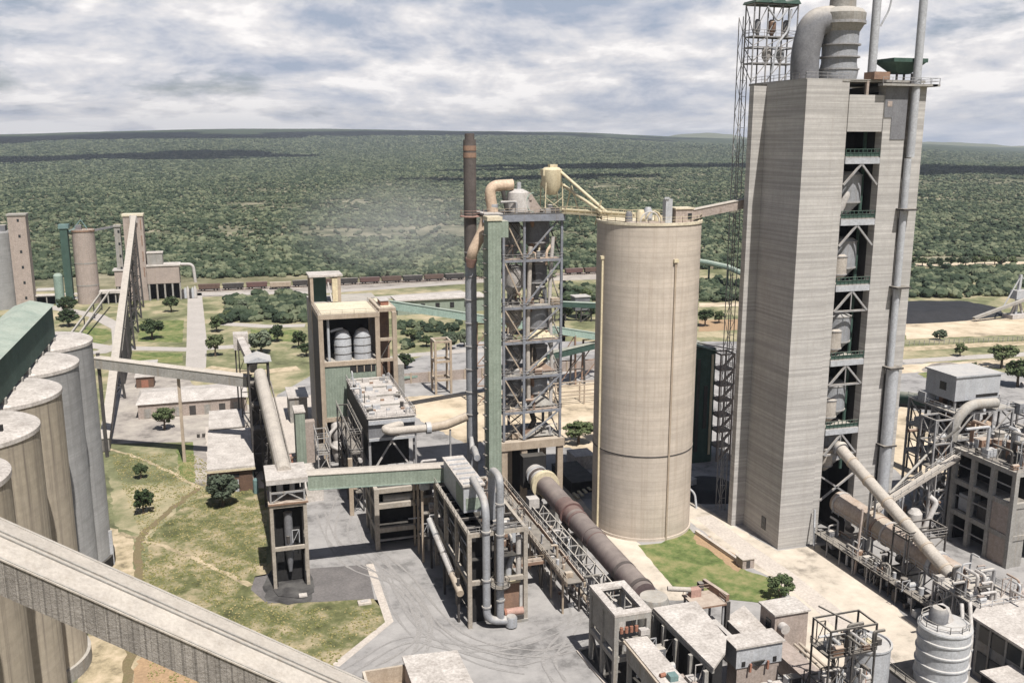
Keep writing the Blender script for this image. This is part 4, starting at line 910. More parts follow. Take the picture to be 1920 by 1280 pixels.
# flat gallery with posts
T = thing('belt_gallery', 'straight grey conveyor gallery on posts left of the dark transfer tower', 'conveyor gallery', (-31.5,252,0))
gallery(T, (-32,252,23.8), (4.2,232.6,20.9), 2.6, 2.5, 'concg', 'gallroof', .4)
MB().beam((-31.8,251.9,0),(-31.8,251.9,27.5),.8).build('post', 'brown', T)
MB().beam((-12.6,241.8,0),(-12.6,241.8,22.2),.75).build('post', 'tan', T)
# transfer tower T1
T = thing('transfer_tower', 'dark blue-grey steel transfer tower where the galleries meet', 'transfer tower', (6.2,228,0))
frame(T, [4.0,8.6], [225.2,231], [0,6,12,18,23.5,28.6], .45, .4, 'brown', br=[0,1,2,3], brsides='fl', style='x', brw=.2, slabs=(12,18,23.5), slabm='brown')
MB().box(4.3,8.3,229,230.8,0.1,23).build('back_panel', 'brown', T)
MB().q([(3.2,224.4,28.6),(9.4,224.4,28.6),(9.4,231.8,28.6),(3.2,231.8,28.6),(6.3,224.4,29.8),(6.3,231.8,29.8)],[(0,1,4),(3,5,2),(1,2,5,4),(0,4,5,3),(0,3,2,1)]).build('roof', 'galv', T)
MB().box(3.2,3.9,226,227.4,0,5).build('service_pipe', 'teal', T)
T = thing('incoming_gallery', 'thin pale gallery reaching the transfer tower from behind', 'conveyor gallery', (5,250,0))
gallery(T, (5.4,231.3,24.6), (3.2,268,24.0), 1.6, 1.8, 'gallroof', 'roof', .2); trestle(T, (3.6,262), 'x', 2.4, 23.9, 'brown', .3, 4)
MB().box(1.2,5.2,268,272,22.5,27).build('head_house', 'roof', T)
for x in (1.6,4.8): MB().box(x-.2,x+.2,269.6,270,0,22.5).build('leg', 'brown', T)
T = thing('descending_gallery', 'tan rounded gallery descending toward the tower at the green conveyor', 'conveyor gallery', (7,195,0))
p = Vector((6.6,224.8,24.2)); q = Vector((8.2,167.5,19.2))
d = (q-p).normalized(); a = Vector((d.y,-d.x,0)).normalized(); b = MB(); o = []
for c in (p, q):
    for t in range(0,181,20): o.append(c + a*1.4*math.cos(R(t)) + Vector((0,0,1.5+1.4*math.sin(R(t)))))
    o += [c - a*1.4, c + a*1.4]
n = len(o)//2; b.q(o, [tuple(range(n)), tuple(range(2*n-1,n-1,-1))] + [(i,n+i,n+(i+1)%n,(i+1)%n) for i in range(n)]); b.build('gallery_body', 'creamp' if False else 'gallroof', T)
for y in (186,205): f = (224.8-y)/57.3; trestle(T, (6.6+1.6*f,y), 'x', 3.0, 24.2-5*f, 'brown', .4, 4)
MB().beam((8.9,224.5,23.6),(10.0,168,18.9),.25,.8).build('side_truss', 'brown', T)
# T2
T = thing('transfer_tower', 'open concrete transfer tower with flat pale roof at the left end of the green conveyor', 'transfer tower', (8.3,167,0))
frame(T, [5.4,11.3], [164.0,170.2], [0,8,16.2], .62, .55, 'conc'); MB().box(5.8,10.9,168.6,169.0,16.6,20.8).build('shade_screen', 'dark', T)  # dark sheet painting shade under the top roof
frame(T, [5.4,11.3], [163.9,170.3], [16.4,18.6,20.9], .3, .3, 'steel', br=[0], brsides='fl', style='v', brw=.18)
MB().box(4.9,11.9,163.4,170.9,16.2,16.55).build('floor_slab', 'rust', T)
MB().box(4.7,12.0,162.9,171.3,20.95,21.25).build('roof', 'roof', T)
MB().box(4.72,12.0,162.9,163.1,20.3,20.93).build('fascia', 'white', T)
for x, h, r_ in ((7.2,3.2,.6),(9.4,2.6,.5)): MB().lathe((x,166.8,16.6), [(r_,0),(r_,h)], 12).build('drive_unit', 'galv', T, smooth=True)
MB().box(5.8,10.9,166.6,166.9,0.2,15.5).build('back_panel', 'dark', T); MB().box(5.75,5.95,164.4,166.5,.2,15.5).build('side_panel', 'dark', T)  # dark sheets paint the shaded interior between the columns
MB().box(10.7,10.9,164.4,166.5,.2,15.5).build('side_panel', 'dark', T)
MB().lathe((8.3,165.6,8.9), [(.3,-6.5),(.8,-3),(.8,5)], 12).build('chute', 'cyc', T, smooth=True); clutter(T, 6.6, 10.2, 164.8, 166, (8.1,), 5, 61, ('cyc','galv','brown'), .9)
for z in (2.5,5.5,12): MB().beam((5.6,169.0,z),(11,169.0,z),.3).build('cross_beam', 'steel', T)
MB().prism([(4.9,163.6),(5.6,160.8),(9.4,158.7),(12.0,160.6),(11.8,163.6)], 0.07, 0.22).build('plinth', 'yardk', T)
MB().box(9.2,10.6,158.8,160.0,0.24,0.5).build('kerb_stone', 'roof', T)
# green conveyor
T = thing('green_gallery', 'pale green enclosed conveyor running from the open transfer tower to the front filter structure', 'conveyor gallery', (25,165.6,17))
gallery(T, (12.0,165.8,18.2), (38.2,165.8,17.0), 3.0, 2.7, 'green', 'gallroof', .25)
MB().beam((12.2,164.22,18.25),(38.0,164.22,17.05),.16,.2).build('skirt', 'glight', T)
for x in (24.9,): pass

# ================================================================ FRONT FILTER STRUCTURE (T3)
T = thing('front_filter_structure', 'concrete framed filter structure with hanging pipes in the centre foreground', 'filter structure', (40.5,152,0))
frame(T, [35.7,40.4,45.4], [140.0,148.3,156.6,165.0], [0,8.4,16.9], .7, .6, 'conc', rails=(16.9,))
MB().box(36.2,45.0,140.5,164.5,11.6,11.8).build('floor_slab', 'dark', T); MB().box(35.9,36.0,141,164.4,12.2,16.2).build('upper_shade_panel', 'dark', T)  # dark floor and side sheet put interior shade into the colour
clutter(T, 40.8, 44.6, 141, 163, (11.85,14.5), 26, 62, ('cyc','galv','brown','rust','steel'), 1.3)
for k in range(6): MB().beam((36,143+4*k,16.5),(45.2,143+4*k,16.5),.3,.4).build('roof_beam', 'brown', T)
for y0, y1 in ((140.5,147.8),(148.8,156.1),(157.1,164.5)):
    MB().beam((35.6,y0,8.8),(35.6,y1,16),.22).build('brace', 'brown', T)
    for z in (2.6,5.4,11.5,14): MB().beam((35.75,y0,z),(35.75,y1,z),.14).build('cable_tray', 'galv' if z > 6 else 'brown', T)
MB().box(36.6,44.6,163.2,164.2,0,16.2).build('back_panel', 'dark', T); MB().box(39.0,39.2,142.5,164,0.1,16.1).build('shade_backing', 'dark', T); MB().box(41.3,44.9,147.6,147.9,0.1,16.1).build('inner_shade_panel', 'dark', T); MB().box(36.2,40.0,141.6,141.9,0.1,16.1).build('inner_shade_panel', 'dark', T)  # dark sheets added to paint the shade inside the frame
for i, y in enumerate((144,147,151,154.5,159,162)): MB().lathe((37.6,y,2.2), [(.35,0),(1.25,3.2),(1.25,12.6)], 14).build('filter_tube', 'cyc' if i % 2 else 'brown', T, smooth=True)
MB().box(41.0,44.9,141.5,145.5,0.6,6.4).build('hopper_box', 'rust', T); MB().box(40.9,45.0,141.2,145.6,6.4,6.8).build('hopper_lid', 'creamp', T)
MB().box(41.6,44.6,146.2,147.4,7.0,15.8).build('panel', 'cyc', T)
MB().tube(bend([(43.2,142.6,7.0),(43.2,142.6,9.2),(44.4,143.4,10.6),(44.4,144,15.8)],.8), .55, 12).build('duct', 'galv', T, smooth=True)
MB().tube([(44.6,141.2,7),(44.6,141.2,15)], .5, 12).build('duct', 'white', T, smooth=True)
MB().box(40.3,45.8,139.3,146,.04,.5).build('plinth', 'concg', T)
T = thing('fan_motor', 'faded red motor on the plinth at the foot of the front filter structure', 'motor', (43.6,139.7,.5))
MB().tube([(42.0,139.9,1.9),(45.0,139.9,1.9)], .65, 14).build('motor_body', 'pinkm', T, smooth=True); MB().box(42,45,139.4,140.4,.52,1.35).build('base_frame', 'brown', T); MB().tube([(41.6,139.9,1.9),(42,139.9,1.9)], .75, 14).build('end_cover', 'redo', T)
T = thing('bag_filter', 'long narrow filter housing with ribbed pale roof behind the big vertical pipes', 'filter', (38.6,156,17))
MB().box(37.0,40.6,148.6,163.8,16.95,21.7).build('wall', 'galv', T)
RF = MB().box(36.8,40.8,148.3,164.1,21.72,22.0).build('roof', 'roof', T)
for k in range(6): MB().box(37.1,40.5,149+2.5*k,149.3+2.5*k,22.0,22.3).build('roof_rib', 'galv', RF)
MB().box(36.94,37.0,149,154,17.2,21).build('side_panel', 'green', T); MB().box(37.4,40.2,148.5,148.6,17.4,19.6).build('front_panel', 'green', T)
T = thing('discharge_pipe', 'left of the two big vertical grey pipes, curving over from the filter roof', 'pipe', (38.3,139,0))
MB().tube(bend([(38.9,149.4,22.7),(38.3,139.0,22.3),(38.3,138.8,1.6),(41.9,138.2,1.3)],3.0,8), .66, 18).build('pipe_body', 'pipe', T, smooth=True)
for z in (17.3,8.8,4): MB().lathe((38.3,138.85,z), [(.82,0),(.82,.25)], 18).build('flange', 'steel', [c_ for c_ in T.children if c_.name.startswith('pipe_body')][0])
T = thing('discharge_pipe', 'right of the two big vertical grey pipes, wearing a ringed platform', 'pipe', (40.5,138.6,0))
MB().tube(bend([(40.6,143.5,17.5),(40.6,143.5,26.4),(40.6,138.6,26.6),(40.6,138.6,1.6),(42.2,138.3,1.3)],1.8,8), .64, 18).build('pipe_body', 'pipe', T, smooth=True)
MB().lathe((40.6,138.6,7.6), [(1.7,0),(1.7,.2)], 14).build('platform', 'brown', T); railing(T, [(40.6+1.6*math.cos(R(a)),138.6+1.6*math.sin(R(a)),7.8) for a in range(0,361,45)], 'brown')
for z in (5,16.6,22): MB().lathe((40.6,138.6,z), [(.8,0),(.8,.25)], 18).build('flange', 'steel', [c_ for c_ in T.children if c_.name.startswith('pipe_body')][0])
MB().lathe((42.4,138.2,.3), [(1.0,0),(1.0,1.5),(.8,1.8)], 16).build('fan_casing', 'pipe', T, smooth=True)
T = thing('screw_conveyor', 'pale sectioned screw conveyor pipe sloping along the left side of the front filter structure', 'screw conveyor', (34.6,152,0))
for k in range(4):
    y0 = 165-6.1*k; z0 = 9.4-.9*k; MB().tube([(34.4,y0,z0),(34.4,y0-5.6,z0-.8)], .62, 12).build('pipe_section', ['galv','white','white','tan'][k], T, smooth=True)
for y in (164,153,142.5): MB().box(34.2,34.6,y-.2,y+.2,0,8).build('leg', 'brown', T)
# clutter between ESP structure and T3
T = thing('fan_cluster', 'jumble of fans and ducts between the dark concrete frame and the front filter structure', 'fans', (34,172,0))
clutter(T, 33.8, 37.6, 167.0, 174.6, (.1,5,10,14.9), 34, 12, ('galv','tan','rust','steel','brown','white','concp'), 1.25)
for x in (33.4,38):
    for y in (167,171,175): MB().box(x-.2,x+.2,y-.2,y+.2,0,15).build('column', 'tan', T)
for z in (5,10,15): MB().box(33.3,38.1,166.9,175.1,z-.3,z-.1).build('floor_grating', 'brown', T)
railing(T, [(33.3,175,14.9),(33.3,166.9,14.9),(38.1,166.9,14.9)], 'tan')

# ================================================================ MILL BUILDING
def mill_building():
    X0, X1, X2, Y0, Y1 = 21.2, 35.8, 40.2, 229.6, 247.0
    T = thing('mill_building', 'tall concrete mill building with cream roof, open top storey and green penthouse', 'building', (30,240,0))
    for x in (X0+.5,X1-.2,X2-.3):
        for y in (Y0+.5,Y1-.5): MB().box(x-.55,x+.55,y-.5,y+.5,0,37.0 if x < X2-1 else 38.0).build('column', 'tan', T)
    MB().box(X0-.1,X1+.4,Y0-.1,Y1+.1,37.0,38.1).build('roof_beam', 'tan', T); MB().box(X0+.8,X1-.4,Y0+.8,Y1-.4,38.12,38.3).build('roof', 'cream', T)
    MB().box(X1+.42,X2+.3,Y0+1,Y1,38.0,38.9).build('annex_roof_beam', 'tan', T); MB().box(X1+1.2,X2-.6,Y0+2,Y1-2,38.92,39.1).build('annex_roof', 'cream', T)
    MB().box(X1+1.4,X2-1.0,Y0+4,Y0+9,39.1,40.2).build('roof_box', 'redo', T); MB().box(X1+1.2,X2-.8,Y0+3.8,Y0+9.2,40.2,40.4).build('roof_box_lid', 'white', T)
    MB().box(X0-.05,X0+.35,Y0+1.1,Y1-1.1,8,36.95).build('side_wall', 'brown', T)
    for z in (26.2,12.0): MB().box(X0+1.06,X1-.8,Y0+.05,Y0+1.0,z-1.1,z).build('front_beam', 'tan', T)
    MB().box(X0+.4,X1,Y0+1.05,Y1,25.4,25.9).build('floor_slab', 'concg', T)
    MB().box(X0+1.1,X1-.78,Y0+.35,Y0+.75,12.01,25.05).build('front_panel', 'green', T)
    MB().box(X0+7.3,X1-1.0,Y0+.28,Y0+.4,23.2,24.9).build('window_band', 'dark', T)
    for k in range(3): MB().box(X0+8.9+1.8*k,X0+9.1+1.8*k,Y0+.2,Y0+.3,23.2,24.9).build('mullion', 'tan', T)
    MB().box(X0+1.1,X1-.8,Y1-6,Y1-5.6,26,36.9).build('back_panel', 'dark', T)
    for z in (26.2,17,9,31.5): MB().box(X1+.4,X2-.86,Y0+.1,Y0+.7,z-.7,z).build('annex_beam', 'tan', T)
    MB().box(X1+.5,X2-.2,Y0+9,Y0+9.4,0,37.5).build('annex_back', 'rust', T)
    b = MB(); b.beam((X1+.6,Y0+1,26.3),(X2-1,Y0+1,31),.4,.2); b.beam((X2-1,Y0+1,17.3),(X1+.6,Y0+1,25.5),.4,.2); b.build('stair', 'brown', T)
    MB().box(X2+.0,X2+2.2,Y0+2,Y0+12,0,24).build('side_shaft', 'concg', T)
    # penthouse
    for x in (X0+.3,X0+7.4):
        for y in (Y1+.6,Y1+7): MB().box(x-.4,x+.4,y-.4,y+.4,30,45.0).build('penthouse_column', 'tan', T)
    MB().box(X0-.4,X0+8.4,Y1,Y1+8,45.0,45.5).build('penthouse_roof', 'roof', T); MB().box(X0+.9,X0+4.4,Y1+4,Y1+6.8,38,44.9).build('penthouse_panel', 'dgreen', T)
    MB().box(X0+5.6,X0+7.0,Y1+.3,Y1+1.6,38.3,44.6).build('penthouse_panel', 'creamp', T)
    MB().box(X0-.0,X2-1,Y1+.11,Y1+15,0,37.9).build('rear_block', 'concg', T)
    MB().beam((X0+5.4,Y1+.2,38.4),(X0+4.6,Y1+1,43.5),.35).build('chute', 'white', T)
    railing(T, [(X0,Y1,38.2),(X0,Y0,38.2),(X1,Y0,38.2),(X1,Y1,38.2)], 'tan', 1.0, 2.5, .08)
    for x, lab in ((27.3,0),(32.2,1)):
        DT = MB().lathe((x,233.4,25.92), [(2.15,0),(2.15,5.6),(1.5,7.2),(.4,7.8)], 24).build('domed_tank', 'galv', T, smooth=True)
        b = MB()
        for z in (1.6,3.6,5.6): b.lathe((x,233.4,25.95+z), [(2.24,0),(2.24,.15)], 24)
        b.build('tank_ring', 'brown', DT)
    MB().tube([(23.6,231.2,26),(23.6,231.2,36.8)], .35, 10).build('pipe', 'galv', T, smooth=True)
    MB().tube(bend([(24.2,232,33.5),(26,232,34),(27.3,233,33.9)],.8), .3, 8).build('pipe', 'galv', T, smooth=True)
    # lower open storey equipment
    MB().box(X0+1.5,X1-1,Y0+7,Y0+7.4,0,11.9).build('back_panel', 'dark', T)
    for x, z, m in ((24.5,7.5,'white'),(24.6,2.4,'white'),(29,4,'tan')):
        MB().lathe((x,230.5,z), [(.6,-2.2),(1.3,0),(1.3,2.6),(.8,3.4)], 16).build('vessel', m, T, smooth=True)
    MB().tube(bend([(25,229.2,3.5),(22.6,228.8,5),(22.5,228.8,8),(25.4,229.4,10.6)],1.2), .45, 12).build('duct', 'white', T, smooth=True)
mill_building()
# clutter left of mill building foot
T = thing('steel_stair_tower', 'small steel stair frame with pipes at the left foot of the mill building', 'stair tower', (19,222,0))
frame(T, [18.4,21.0], [214,222], [0,4,8,12], .25, .2, 'steel', br=[0,1,2], brsides='fl', style='/', brw=.14, slabs=(4,8), slabm='brown', rails=(8,12), railm='galv')
for k in range(5): MB().lathe((19.7,215+1.6*k,.1), [(.6,0),(.6,2.0+.5*(k%3)),(.3,2.8+.5*(k%3))], 12).build('pump', rnd.choice(['white','rust','tan']), T, smooth=True)
T = thing('pipe_rack', 'dark braced pipe rack between the mill building and the long filter', 'pipe rack', (25,214,0))
frame(T, [23.8,26.2], [196,204,212,220], [0,4.5,9,13.5,18], .28, .22, 'brown', br=[0,1,2,3], brsides='fl', style='x', brw=.14, slabs=(4.5,13.5), slabm='brown', rails=(13.5,18), railm='steel')
for k, (r_, m) in enumerate(((.4,'tan'),(.3,'galv'),(.45,'white'))): MB().tube([(24.3+.7*k,195,6+3*k),(24.3+.7*k,221,6+3*k)], r_, 10).build('pipe', m, T, smooth=True)

# ================================================================ LONG ESP FILTER
Tesp = T = thing('long_filter', 'long electrostatic filter with cluttered pale flat roof', 'filter', (32.4,210,0))
MB().box(27.4,37.5,193.6,228,16.9,21.7).build('casing', 'cyc', T); MB().box(28.2,36.8,197.5,227,9.8,16.88).build('hopper_shade_block', 'dark', T); RF = MB().box(27.1,37.8,193.3,228.3,21.72,22.05).build('roof', 'roof', T)  # lower block near-black: hoppers and underside shade in one colour
MB().box(27.25,27.39,194,228,17,21.6).build('side_panel', 'brown', T)
for k in range(4):
    for j in range(3):
        x = 29.3+3.2*j; y = 198+8*k; MB().box(x-.4,x+.4,y-.3,y+.3,22.06,22.5).build('hatch', 'galv' if (j+k) % 2 else 'rust', RF)
    MB().box(27.3,37.6,201.6+8*k,202.0+8*k,22.06,22.4).build('roof_joint', 'concg', RF)
    MB().box(29.4+.4*k,31.0+.4*k,199.2+8*k,200.6+8*k,22.06,23.0).build('transformer', 'white' if k % 2 else 'galv', RF)
railing(T, [(27.2,228,22.05),(27.2,193.5,22.05),(37.7,193.5,22.05),(37.7,228,22.05)], 'white', 1.1, 1.8, .09)
for k in range(5):
    y = 194.5+8*k; b = MB(); b.q([(28,y,9.5),(29,y,9.5),(29,y+1,9.5),(28,y+1,9.5)],[(0,1,2,3)]) if False else None
for x in (27.6,37.3):
    for y in (193.9,205,216,227.5): MB().box(x-.25,x+.25,y-.25,y+.25,0,16.88).build('column', 'steel', T)
MB().beam((28,193.7,9.5),(32.4,193.7,16.4),.35).beam((36.9,193.7,9.5),(32.4,193.7,16.4),.35).build('brace', 'white', T)
MB().beam((27.6,193.7,7.9),(37.3,193.7,7.9),.3).beam((27.4,193.2,17.1),(37.5,193.2,17.1),.4,.6).beam((27.4,193.2,20.9),(37.5,193.2,20.9),.4,.9).build('front_beam', 'galv', T)
b = MB()
for y in (199,210,222): b.beam((27.5,y-5,.5),(27.5,y+5,12.6),.22); b.beam((27.5,y+5,.5),(27.5,y-5,12.6),.22)
b.build('side_brace', 'steel', T)
T = thing('gas_pipe', 'thick pinkish grey pipe from the front of the long filter towards the stack', 'pipe', (38,191,19))
MB().tube(bend([(34.5,193.4,20.0),(30.3,191.0,20.0),(31.5,190.2,19.6),(39.5,190.0,19.7)],1.2,8), .85, 16).build('pipe_body', 'gallroof', T, smooth=True)
MB().tube([(40.0,190.0,19.7),(43.6,190,20.0),(48.2,190.0,21.5)], .95, 16).build('pipe_body', 'tan', T, smooth=True)
MB().tube([(39.2,190,19.7),(40.2,190,19.7)], 1.3, 16).build('flange', 'galv', T)
for x in (36.9,44.5): MB().beam((x,190,0),(x,190,18.9),.35).build('post', 'steel', T)
# dark concrete frame below
T = thing('filter_support_structure', 'dark open concrete frame with two deck levels beneath the green conveyor', 'frame structure', (31,184,0))
frame(T, [25.9,35.9], [175.3,181,187], [0,4.6,9.6,12.8], .9, .8, 'conc', slabs=(4.6,9.6,12.8), slabm='dark')  # slabs coloured near-black for the shade between decks
MB().box(26.5,35.3,178.2,178.6,0,12).build('back_panel', 'dark', T); MB().box(25.7,26.0,176,180.5,0.2,12.0).build('side_panel', 'brown', T); MB().box(25.7,26.0,181.5,186.6,0.2,12.0).build('side_panel', 'brown', T)  # dark back sheet painting the shaded interior
MB().tube([(27.4,176.6,10.2),(33.6,176.6,10.2)], .7, 14).build('drum', 'steel', T, smooth=True)
for z in (1.6,3.4,12.0): MB().beam((26.5,176.0,z),(35.3,176.0,z),.35).build('cross_beam', 'steel', T)
for x in (28.5,31,33.4): MB().lathe((x,180,5.2), [(.9,-.4),(1.2,1.2),(1.2,3.2)], 12).build('vessel', 'cyc', T, smooth=True)
MB().box(22.9,23.8,194.1,195,0,13).build('post', 'tan', T)
clutter(Tesp, 27.5, 28.6, 194.5, 227, (22.06,), 18, 77, ('galv','brown','white','steel'), .9); clutter(Tesp, 35.6, 37.2, 194.5, 227, (22.06,), 12, 78, ('brown','steel','galv'), .8)
T = thing('fan_house', 'small green panelled equipment block behind the concrete frame', 'equipment house', (22,215,0))
MB().box(14.3,16.6,226,232,0,15).build('wall', 'green', T); MB().box(14.1,16.8,225.8,232.2,15,15.3).build('roof', 'roof', T); MB().box(16.62,19.2,229,231.6,0,11.6).build('annex', 'concp', T)
T = thing('small_machine_pile', 'rusty machine on the pale yard left of the mill building', 'machine', (12.5,232,0))
MB().box(11.4,13.6,231,233,0.1,1.4).build('base', 'redo', T); MB().tube([(11.6,232,1.8),(13.4,232,2.2)], .6, 12).build('drum', 'pinkm', T, smooth=True); MB().beam((12,231,1.4),(14.4,230.6,2.6),.3).build('arm', 'rust', T)
tag(MB().q([(8.9,205,3.4),(18.4,205,3.4),(18.4,222,3.4),(8.9,222,3.4),(8.9,205,0),(18.4,205,0),(18.4,222,0),(8.9,222,0)],[(0,1,2,3),(7,6,5,4),(0,4,5,1),(1,5,6,2),(2,6,7,3),(3,7,4,0)]).build('flat_store', 'roof'), 'low flat pinkish roofed store right of the tan descending gallery', 'store')
# ================================================================ KILNS
def kiln(name, lab, x, ya, yb, za, zb, r, mats, tyres, tm='kilnr'):
    T = thing(name, lab, 'kiln', (x,(ya+yb)/2,0), None)
    n = len(mats)
    for k, m in enumerate(mats):
        f0, f1 = k/n, (k+1)/n; MB().tube([(x,ya+(yb-ya)*f0,za+(zb-za)*f0),(x,ya+(yb-ya)*f1,za+(zb-za)*f1)], r, 40, True).build('shell', m, T, smooth=True)
    for f, dr, w, m in tyres:
        y = ya+(yb-ya)*f; z = za+(zb-za)*f; MB().tube([(x,y+w/2,z+.03*w),(x,y-w/2,z-.03*w)], r+dr, 40).build('tyre', m, T, smooth=True)
    return T
T = kiln('rotary_kiln', 'long dark purplish rotary kiln sloping down from the steel cyclone tower', 61.6, 183.5, 127.5, 9.4, 8.2, 2.05, ['white','kiln','kiln','kilnr','kiln','kiln','kiln','kiln','kiln'],
  [(.055,.22,.7,'stackb'),(.12,.95,1.2,'creamp'),(.40,.42,1.1,'kilnr'),(.47,.12,.7,'kilnr'),(.86,.06,.8,'stackb'),(.975,.2,.7,'stackb'),(.03,.3,.4,'galv'),(.60,.12,.5,'kiln'),(.64,.06,.3,'kilnr')])
MB().lathe((61.6,183.5,9.4), [(.1,0),(.1,.1)], 6) 
MB().box(59.0,64.2,183.6,186.0,6.2,13.2).build('inlet_hood', 'dark', T)
for y in (176.5,160.6,137.5): 
    MB().box(59.2,64.0,y-2,y+2,0,4.2).build('pier', 'concg', T)
    for s in (-1,1): MB().tube([(61.6+s*1.6,y-.6,6.6),(61.6+s*1.6,y+.6,6.6)], .7, 16).build('roller', 'brown', T, smooth=True); MB().box(61.6+s*1.6-.8,61.6+s*1.6+.8,y-1.0,y+1.0,4.2,5.9).build('bearing', 'steel', T)
MB().box(56.6,58.8,172,174.2,6.2,8.2).build('drive_housing', 'white', T)
# walkway and pipework beside kiln 1
T = thing('kiln_walkway', 'rust and tan steel walkway with railings along the left side of the dark kiln', 'walkway', (55.5,158,0))
for (x, z, m) in ((52.2,6.6,'tan'),(55.2,7.0,'rust')):
    for y0 in (186,174,162,150): MB().beam((x,y0,z),(x,y0-11.8,z-.3),.25,.7).build('girder', m, T)
MB().box(52.4,55.0,138,186,6.3,6.5).build('deck', 'brown', T)
clutter(T, 52.6, 54.9, 139, 185, (6.52,.1), 40, 71, ('rust','tan','brown','galv','steel'), .9)
railing(T, [(52.2,186,6.9),(52.2,138,6.4)], 'tan', 1.1, 1.8, .09); railing(T, [(55.4,186,7.2),(55.4,138,6.6)], 'steel', 1.1, 1.8, .09)
for y in range(140,187,6):
    for x in (52.2,55.2): MB().box(x-.15,x+.15,y-.15,y+.15,0,6.3).build('leg', 'tan' if x < 53 else 'brown', T)
b = MB()
for y in range(140,182,6): b.beam((52.2,y,.3),(52.2,y+6,5.9),.14)
b.build('brace', 'brown', T)
for k, (x, z, r_, m) in enumerate(((53,5.6,.28,'white'),(53.8,5.5,.2,'rust'),(54.5,5.6,.32,'galv'),(56.2,3.0,.4,'tan'),(57,1.4,.3,'rust'))): MB().tube([(x,186,z),(x,139,z-.2)], r_, 10).build('pipe', m, T, smooth=True)
T = thing('kiln_auxiliary_rack', 'dense white and steel pipe rack with fans between the walkway and the dark kiln', 'pipe rack', (57.5,150,0))
rr = random.Random(21)
for y in range(126,172,4):
    for x in (56.6,58.9): MB().box(x-.12,x+.12,y-.12,y+.12,0,7.6).build('post', 'steel', T)
b = MB()
for y in range(126,170,4): b.beam((56.6,y,7.5),(58.9,y+4,7.5),.12); b.beam((56.6,y,3.6),(56.6,y+4,7.5),.14); b.beam((58.9,y,7.5),(58.9,y+4,3.6),.14); b.beam((56.6,y,7.5),(58.9,y,7.5),.16)
for x in (56.6,58.9): b.beam((x,126,7.5),(x,170,7.5),.2)
b.build('truss', 'steel', T)
clutter(T, 56.8, 58.8, 127, 170, (.2,3.6), 50, 20, ('white','galv','steel','brown','tan','rust'), 1.2)
for k in range(5): MB().tube([(57.0,130+8*k,3.2),(58.6,130+8*k,3.2)], .9, 14).build('cooling_fan', 'galv' if k % 2 else 'white', T, smooth=True)
T = thing('ground_pipe_bridge', 'low rusty pipe bridge crossing the yard from the front filter to the kiln walkway', 'pipe bridge', (49,150,0))
MB().box(45.9,52.2,149.5,151.2,5.0,5.6).build('deck', 'rust', T); MB().box(51.6,52.1,150,150.6,0,5).build('leg', 'brown', T); railing(T, [(45.9,149.6,5.6),(52.0,149.6,5.6)], 'tan')
# ================================================================ COOLER BUILDING (bottom centre)
T = thing('cooler_tower', 'grey concrete open-topped frame tower with a square roof opening at bottom centre', 'frame structure', (54,120,0))
frame(T, [51.6,56.7], [116,120.6,125.2], [0,5.5,12.0], .7, .7, 'concg')
for (a0,a1,b0,b1) in ((51.2,57.1,123.9,125.6),(51.2,57.1,115.6,116.9),(51.2,52.4,116.91,123.89),(55.9,57.1,116.91,123.89)): MB().box(a0,a1,b0,b1,12.0,12.4).build('roof_slab', 'roof', T)
MB().box(51.5,51.7,116.4,124.8,6.4,11.2).build('side_panel', 'concg', T)
MB().box(52.2,56.2,117,124,6.6,7.2).build('floor_slab', 'brown', T); MB().lathe((54.6,121.5,7.2), [(1,0),(1,2),(.5,2.8)], 14).build('vessel', 'white', T, smooth=True)
for k in range(4): MB().lathe((52.6+.8*k,116.2,9.0), [(.28,0),(.28,.9)], 10).build('red_drum', 'redo', T, smooth=True)
MB().box(55.2,56.6,115.0,116,8.8,9.6).build('white_crate', 'white', T)
for y in (118.3,122.9): MB().beam((51.5,y-2,.4),(51.5,y+2,5.0),.25).build('brace', 'brown', T)
print('roofpts', [tuple(round(v,1) for v in G(*q_,9)) for q_ in ((1224,1143),(1305,1130),(1362,1198),(1338,1257))], [tuple(round(v,1) for v in G(*q_,7)) for q_ in ((1165,1189),(1202,1185),(1307,1280),(1246,1280))], [tuple(round(v,1) for v in G(*q_,8)) for q_ in ((1364,1200),(1452,1185),(1472,1200),(1380,1215))])
T = thing('cooler_conveyor_house', 'long low roofed pinkish house running toward the camera from the open-topped frame', 'cooler house', (53,98,0))
MB().box(52.7,56.2,84,115.2,8.2,8.6).build('roof', 'roof', T); MB().box(52.9,56.0,84.2,115,5.2,8.19).build('wall', 'concg', T)
for y in (114.4,109.4,104,98.6,93,88): 
    for x in (53.2,55.7): MB().box(x-.3,x+.3,y-.3,y+.3,0,5.2).build('column', 'concg', T)
MB().box(54,55.2,103.0,104.2,8.6,9.4).build('roof_vent', 'teal', T); MB().tube([(53.2,104.5,8.9),(54.0,104.6,8.9)], .3, 10).build('roof_fan', 'redo', T)
MB().box(52.4,52.69,84,115.2,8.1,8.4).build('gutter', 'tan', T)
T = thing('kiln_cooler_building', 'broad pale flat roofed cooler building below the lower end of the dark kiln', 'cooler building', (63.5,108,0))
MB().prism([G(*q_, 9)[:2] for q_ in ((1224,1143),(1305,1130),(1362,1198),(1360,1226),(1338,1257))][::-1], 9.0, 9.4).build('roof', 'roof', T)
MB().prism([G(*q_, 9)[:2] for q_ in ((1238,1145),(1302,1133),(1357,1199),(1355,1224),(1337,1248))][::-1], 0, 8.98).build('wall', 'dark', T)
MB().beam(G(1224,1146,8.6), G(1337,1258,8.6), .4, .6).build('edge_beam', 'concg', T)
for y in (104.6,109,113.4,117.6,121): MB().box(59.9,60.5,y-.3,y+.3,0,8.3).build('column', 'concg', T)
